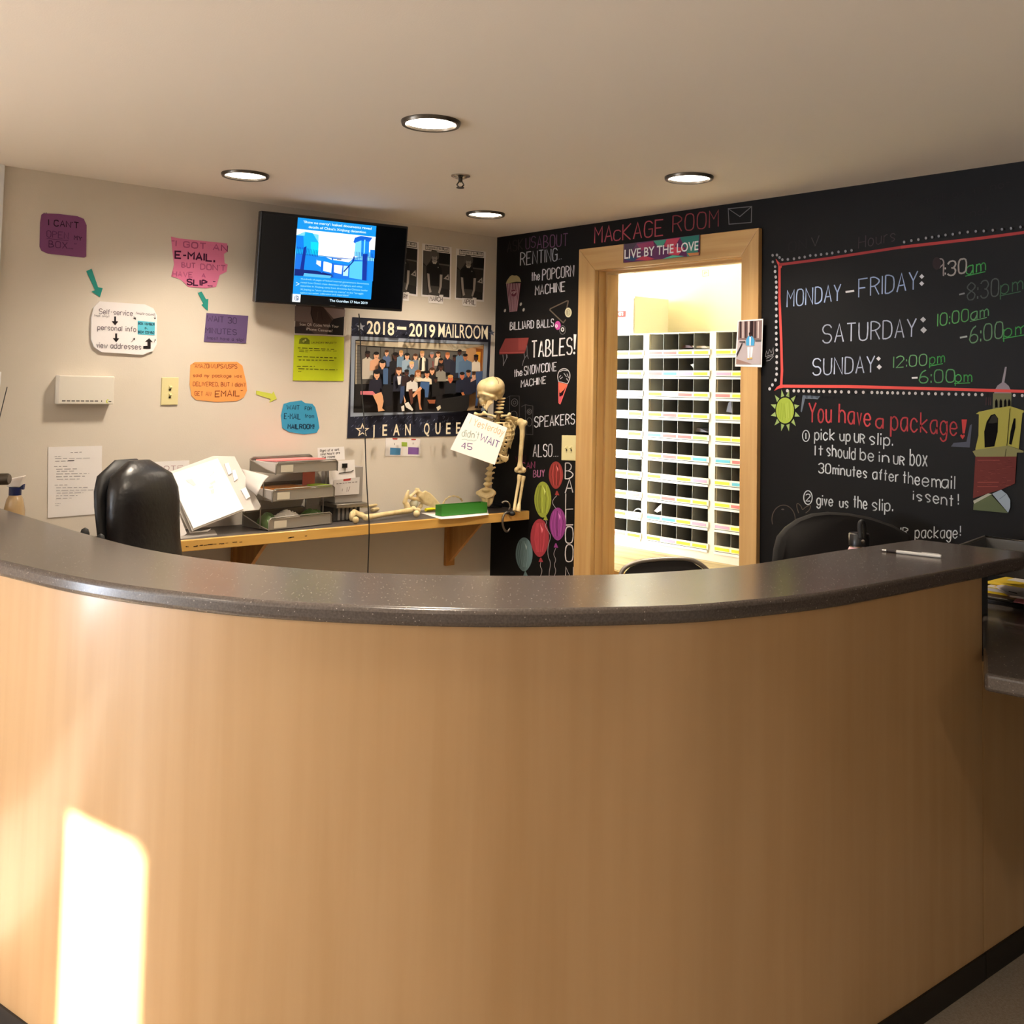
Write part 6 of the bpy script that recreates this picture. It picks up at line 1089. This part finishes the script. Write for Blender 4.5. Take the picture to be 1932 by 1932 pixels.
# ------------------------------------------------------------------ teaching skeleton on the shelf
m = mat('bone', (226, 206, 158), .45, spec=.4, noise=((198, 172, 118), 22, .42, .72), coat=.15, coatr=.3)
mat('bone_dark', (120, 92, 56), .6)
DS = 5.22; PX = DS/F_PX
def S(x, y, d=0.0): return atd(x, y, DS+d)
t = thing('anatomy_skeleton', S(918, 957), 'teaching skeleton torso with skull turned away, standing at the corner end of the shelf holding a note', 'skeleton')
t['label'] = 'teaching skeleton with skull, ribs and one arm, standing at the corner end of the shelf'
r = RGT; u_ = UP; f = FWD
def rot(a): return (r*math.cos(a)+u_*math.sin(a), u_*math.cos(a)-r*math.sin(a))
# skull, seen from behind and the side, face towards the lower left
b = MB(); ax, az = rot(math.radians(12))
b.ell(S(928, 731), ax, f, az, .066, .074, .054, 28, 18); b.ell(S(918, 734), ax, f, az, .050, .060, .052, 24, 16); b.ell(S(937, 736), ax, f, az, .042, .055, .045)
b.ell(S(908, 744), ax, f, az, .022, .044, .020); b.tube([S(934, 747.5, -.05), S(922, 746, -.062), S(911, 743, -.055), S(903, 742, -.03)], [.006, .0055, .006, .009], 10)
b.ell(S(909, 755, -.01), ax, f, az, .016, .034, .026); b.ell(S(913, 762, -.005), ax, f, az, .016, .028, .014); b.ell(S(935, 751, -.035), ax, f, az, .010, .014, .016); b.ell(S(941, 748, -.01), ax, f, az, .02, .03, .016)
b.ell(S(919, 751, -.01), ax, f, az, .028, .046, .022); b.ell(S(914, 757, -.005), ax, f, az, .020, .036, .018); b.ell(S(928, 748, -.02), ax, f, az, .026, .045, .018)
sk = obj('skull', b, 'bone', t, remesh=.0042)
jaw = MB(); jaw.prism([S(*p, -.052) for p in ((921.5, 747), (926, 750), (930, 757), (931.5, 760), (925, 764), (920.5, 770), (918.5, 776), (916.5, 772), (917, 763), (920, 756))], f*.022)
jaw.prism([S(*p, -.046) for p in ((909, 763), (918, 761), (921, 768), (919, 776), (913, 771))], f*.05); obj('jaw', jaw, 'bone', sk, remesh=.0035)
obj('suture', MB().tube([S(931, 709.6, -.045), S(936, 713, -.053), S(940, 719, -.057), S(941, 726, -.058)], .0011, 6), 'bone_dark', sk)
obj('eye_socket', MB().ell(S(901.6, 748.5, -.032), ax, f, az, .006, .013, .009), 'bone_dark', sk)
obj('tooth_gap', MB().tube([S(911, 764, -.048), S(918, 760.5, -.054)], .0016, 6), 'bone_dark', sk)
for x, y, rx in ((946, 752, .019), (944.8, 758.3, .0185), (943.6, 764.4, .0205), (942.6, 770.5, .021), (941.2, 778, .025)):
    obj('neck_vertebra', MB().ell(S(x, y), r, f, u_, rx, .019, .0068).ell(S(x+5.5, y-.5, -.008), r, f, u_, .008, .006, .005), 'bone', t, remesh=.003)
obj('neck_disc', MB().tube([S(946, 748), S(943.5, 764), S(940, 790)], .009, 10), 'bone_dark', t, smooth=60)
# upper spine and shoulder girdle
b = MB()
for i in range(9): y = 785+i*10; x = 939.5-i*1.7; b.ell(S(x, y, .055), r, f, u_, .017, .017, .010); b.tube([S(x, y, .05), S(x+2, y+4, .085)], [.007, .004], 6)
b.tube([S(940, 783, .03), S(938, 800, .055), S(925, 868, .05)], .011, 10); obj('spine', b, 'bone', t, remesh=.0042)
def bone(name, pts, rad, par=t, rm=.0036, extra=None):
    b = MB(); b.tube(smooth3(pts, 1) if len(pts) > 2 else pts, [rad[min(int(i*(len(rad)-1)/max(1, (len(smooth3(pts, 1)) if len(pts) > 2 else len(pts))-1)+.5), len(rad)-1)] for i in range(len(smooth3(pts, 1)) if len(pts) > 2 else len(pts))], 10)
    if extra: extra(b)
    return obj(name, b, 'bone', par, remesh=rm)
bone('collar_bone', [S(895, 780.5, -.06), S(905, 783, -.075), S(914, 781, -.085), S(926, 783, -.085), S(936, 787, -.075)], [.010, .007, .006, .006, .009], extra=lambda b: b.ball(S(913.5, 779, -.08), .011))
bone('collar_bone', [S(945, 785, -.075), S(952, 784, -.07), S(960, 784, -.055), S(968, 789, -.03), S(976, 791, -.01)], [.009, .006, .006, .007, .010], extra=lambda b: b.ball(S(961, 781.5, -.05), .010))
b = MB(); b.prism([S(*p, .045) for p in ((955, 786), (964, 787), (976, 791), (978, 799), (973, 808), (970, 822), (963, 848), (957, 838), (952, 800))], f*.007); b.tube([S(953, 790, .045), S(966, 787, .04), S(977, 790, .01)], .007, 8); b.ball(S(976, 798, .01), .014); obj('shoulder_blade', b, 'bone', t, remesh=.0042)
b = MB(); b.prism([S(*p, .045) for p in ((926, 788), (912, 786), (898, 784), (896, 792), (903, 806), (910, 846), (920, 836))], f*.007); b.ball(S(897, 786, .01), .013); obj('shoulder_blade', b, 'bone', t, remesh=.0042)
# rib cage: hoops round the chest with gristle strips in front
b = MB()
for i in range(10):
    k = i/9; cy = 792+k*66; cx = 938-k*5; hw_ = (22+12*math.sin(math.pi*min(1, k*1.25+.12)))*PX; dp_ = .060+.030*math.sin(math.pi*min(1, k+.1)); dr = (5+9*k)
    pts = []
    for j in range(23):
        a_ = math.radians(-205+j*(230/22)) if False else math.radians(80-j*(340/22)); X = hw_*math.cos(a_); Y = -dp_*math.sin(a_-math.pi) if False else dp_*math.sin(a_); c = S(cx, cy+dr*.5*(1-math.sin(a_)) ); pts.append(c+r*X+f*Y)
    b.tube(pts, .0052, 8)
for a_, w in ((-90, .012), (-62, .006), (-118, .006), (-38, .0055), (-142, .0055), (-14, .005), (8, .0045)):
    a2 = math.radians(a_); P = []
    for i in range(10):
        k = i/9; cy = 792+k*66; cx = 938-k*5; hw_ = (22+12*math.sin(math.pi*min(1, k*1.25+.12)))*PX; dp_ = .060+.030*math.sin(math.pi*min(1, k+.1)); dr = 5+9*k; P.append(S(cx, cy+dr*.5*(1-math.sin(a2)))+r*hw_*math.cos(a2)+f*dp_*math.sin(a2))
    b.tube(P, w, 8)
b.prism([S(*p, -.075) for p in ((941, 858), (958, 862), (961, 852), (959, 868), (954, 873), (946, 869))], f*.01)
obj('rib_cage', b, 'bone', t, remesh=.0036)
# lower spine, sacrum
for x, y, rx in ((925, 884, .0165), (923, 894, .017), (921.5, 904, .0165), (919.5, 913.5, .019)):
    obj('lower_vertebra', MB().ell(S(x, y), r, f, u_, rx, .020, .0135).ell(S(x+8, y-2, .01), r, f, u_, .008, .008, .006).ell(S(x-6, y, .01), r, f, u_, .006, .008, .006), 'bone', t, remesh=.0034)
obj('spine_rod', MB().tube([S(929, 864), S(925, 884), S(918, 922)], .010, 10), 'bone', t, smooth=60)
b = MB(); b.prism([S(*p, -.018) for p in ((908, 923), (917, 919.5), (928, 922), (935, 928), (932, 938), (929, 950), (922, 957.5), (912, 951), (907.5, 941), (899, 931), (902.5, 926))], f*.04); b.ell(S(917, 924, -.01), r, f, u_, .024, .024, .012); b.ball(S(902, 930, -.01), .012); b.ball(S(932, 930, -.01), .012); b.tube([S(904, 934, -.026), S(918, 940, -.03), S(931, 935, -.026)], .006, 8); b.tube([S(918, 938, -.03), S(920, 954, -.02)], .008, 8); obj('sacrum', b, 'bone', t, remesh=.004)
q = sh(932, 957); obj('stand_base', MB().lathe([(.0001, .0005), (.045, .0005), (.045, .012), (.02, .018), (.0001, .018)], q, 24), 'black_plastic', t, smooth=40)
# arm hanging at the right, ending in a hook
bone('upper_arm_bone', [S(984.5, 800, -.02), S(986, 815, -.02), S(984, 840, -.02), S(981.5, 868, -.02), S(981, 884, -.02)], [.017, .0135, .0118, .0118, .016], extra=lambda b: (b.ball(S(982, 796.5, -.015), .0205), b.ball(S(990, 798, -.022), .0155), b.ell(S(974.5, 886.5, -.02), r, f, u_, .012, .013, .014), b.ell(S(988, 887, -.02), r, f, u_, .013, .014, .015), b.ell(S(981, 890, -.02), r, f, u_, .014, .011, .009)))
obj('elbow_hollow', MB().ell(S(980.6, 884.5, -.0375), r, f, u_, .0032, .003, .0034), 'bone_dark', t)
HK = onL(965, 969, SHD+.012); dh = (HK-CAM).dot(FWD)-DS
bone('forearm_bone', [S(981, 896, -.02), S(978, 914, -.03), S(973, 940, dh*.6), S(970, 964, dh)], [.013, .0085, .0075, .0085], rm=.003)
bone('forearm_bone', [S(988, 898, -.02), S(985.5, 915, -.03), S(981, 943, dh*.5), S(977, 966, dh+.01)], [.011, .008, .0075, .013], rm=.003)
mat('hook_steel', (118, 112, 102), .35, .85)
hp = lambda x, y: onL(x, y, SHD+.014)
ck = obj('hook_cuff', MB().ell(hp(966, 969), r, f, u_, .018, .012, .012).ell(hp(957.5, 967), r, f, u_, .013, .011, .009), 'black_rubber', t, remesh=.003, label='dark cuff of the hook hand')
HP_ = smooth3([hp(957, 966), hp(951, 970), hp(947.8, 980), hp(948.5, 992), hp(952.5, 1001.5), hp(957, 1003.5), hp(961, 999), hp(961.5, 996)]); obj('hook', MB().tube(HP_, taper(HP_, [.0058, .0058, .0056, .0052, .0045, .0035]), 10), 'hook_steel', ck, smooth=60, label='grey metal hook')
# second hook lying on the shelf
hq = lambda x, y: atd(x, y, 5.24)
HP_ = smooth3([hq(947.5, 949), hq(951, 945.8), hq(957, 946), hq(961.5, 950), hq(962.5, 956), hq(960.5, 961.5)]); solo('metal_hook', MB().tube(HP_, taper(HP_, [.0062, .0062, .0055, .0048]), 10), 'chrome', 'short curved bright metal hook standing on the shelf behind the hanging hook hand', 'hook', smooth=60)
# note held against the ribs
mat('card_white', (240, 230, 224), .75)
CN = (LN*math.cos(math.radians(40))-Vector((0, 1, 0))*math.sin(math.radians(40)))*math.cos(math.radians(14))+UP*math.sin(math.radians(14)); CN.normalize()
cp = atd(925, 800, 5.08); KP = lambda x, y, d=0.0: onP(x, y, cp+CN*d, CN)
Pk = [(884, 779), (957.3, 807), (933.5, 877), (849.5, 848)]
tn = thing('held_note', KP(900, 862), 'tilted white note with coloured handwriting hanging in front of the ribs of the skeleton', 'note')
obj('sheet', MB().prism([KP(*p) for p in Pk], CN*.0012), 'card_white', tn); a = Art(lambda x, y: KP(x, y, .0012), CN); up_ = (.33, -.94)
a.hand('Yesterday', (892, 802), (949, 822), 13, (244, 184, 146), 1.4, up=up_); a.hand('I', (886, 799), (887, 799.5), 12, (246, 200, 170), 1.2, up=up_); a.hand("didn't", (871, 823), (903, 828), 13, (158, 170, 156), 1.4, up=(.15, -.98)); a.line(chaikin([(871, 829), (878, 828), (882, 831), (889, 830.5), (894, 832.5), (899, 830)]), 1.0, (158, 176, 164)); a.hand('WAIT', (905.5, 830), (939, 846), 13, (100, 84, 134), 1.6, up=(.3, -.95)); a.hand('45', (870, 846), (890, 849), 11.5, (116, 92, 140), 1.5, up=(.12, -.98)); a.put('lettering', 'printed_paper', tn)
# ------------------------------------------------------------------ loose bones lying on the shelf
tl = thing('leg_bones', sh(720, 985), 'pale leg bones lying along the shelf, left of the green box', 'bones')
def L(x, y, h): return atz(x, y, ZS+h)
bone('thigh_bone', [L(688, 977, .022), L(712, 972.5, .024), L(745, 967.5, .026), L(775, 963, .026)], [.015, .0125, .012, .014], tl, extra=lambda b: (b.ell(L(664, 974, .024), r, f, u_, .014, .020, .024), b.ell(L(671, 981, .017), r, f, u_, .015, .016, .016), b.ell(L(680, 972, .027), r, f, u_, .022, .014, .016), b.tube([L(666, 965, .042), L(688, 975, .026)], [.013, .012], 8), b.ball(L(786, 969, .018), .0165), b.ball(L(780, 960, .032), .014), b.ball(L(789, 963, .026), .013)))
bone('shin_bone', [L(702, 962.5, .022), L(725, 957, .024), L(752, 951.5, .026)], [.010, .0105, .014], tl, extra=lambda b: b.ball(L(756, 951, .024), .014))
bone('calf_bone', [L(664, 955, .046), L(690, 956, .042), L(720, 950.5, .044), L(744, 948, .046)], [.0075, .0065, .006, .007], tl, rm=.003, extra=lambda b: (b.ell(L(750, 945, .05), r, f, u_, .016, .012, .010), b.ball(L(664, 956.5, .042), .008)))
th = thing('hip_bone', sh(795, 958), 'pale half pelvis bone lying on the shelf between the leg bones and the green box', 'bones')
H = lambda x, y, d=.13: onL(x, y, d)
b = MB()
b.prism([H(*p, .16) for p in ((791, 938), (793, 926), (799, 928.5), (804, 925.5), (808, 928), (814, 931), (824, 942), (832, 951), (836, 956), (826, 958), (812, 953), (800, 947))], Vector((-.012, 0, 0)))
for P, R in (([H(763, 950), H(767, 936), H(770, 927), H(772, 925)], [.012, .010, .008, .006]), ([H(770, 939), H(779, 933), H(785, 928), H(787, 921)], [.008, .008, .009, .011]), ([H(772, 939), H(784, 942), H(793, 942), H(800, 947, .15)], [.008, .009, .012, .013]), ([H(787, 922), H(790, 934), H(794, 942)], [.012, .013, .014]), ([H(764, 949), H(770, 957), H(778, 963), H(788, 962), H(796, 952)], [.011, .010, .009, .009, .011]), ([H(798, 946, .15), H(812, 955, .15), H(834, 957, .16)], [.010, .007, .007])): b.tube(smooth3(P, 1), [R[min(int(i*len(R)/len(smooth3(P, 1))), len(R)-1)] for i in range(len(smooth3(P, 1)))], 8)
b.ell(H(768, 956), r, f, u_, .016, .014, .022); obj('pelvis', b, 'bone', th, remesh=.0042)
mat('cartilage', (196, 196, 178), .5); obj('socket_disc', MB().ell(H(781, 950, .125), r, f, u_, .022, .010, .020), 'cartilage', th, smooth=60)
bb = MB(); RB_ = [onL(x, y, .10) for x, y in ((835, 957), (837, 947), (843, 940), (851, 936), (860, 936), (868, 939.5), (872, 945))]; P = smooth3(RB_); bb.tube(P, [.0042+.0016*math.sin(i*1.7) for i in range(len(P))], 8); solo('rib_bone', bb, 'bone', 'thin arched pale bone standing behind the green box', 'bone', smooth=60)
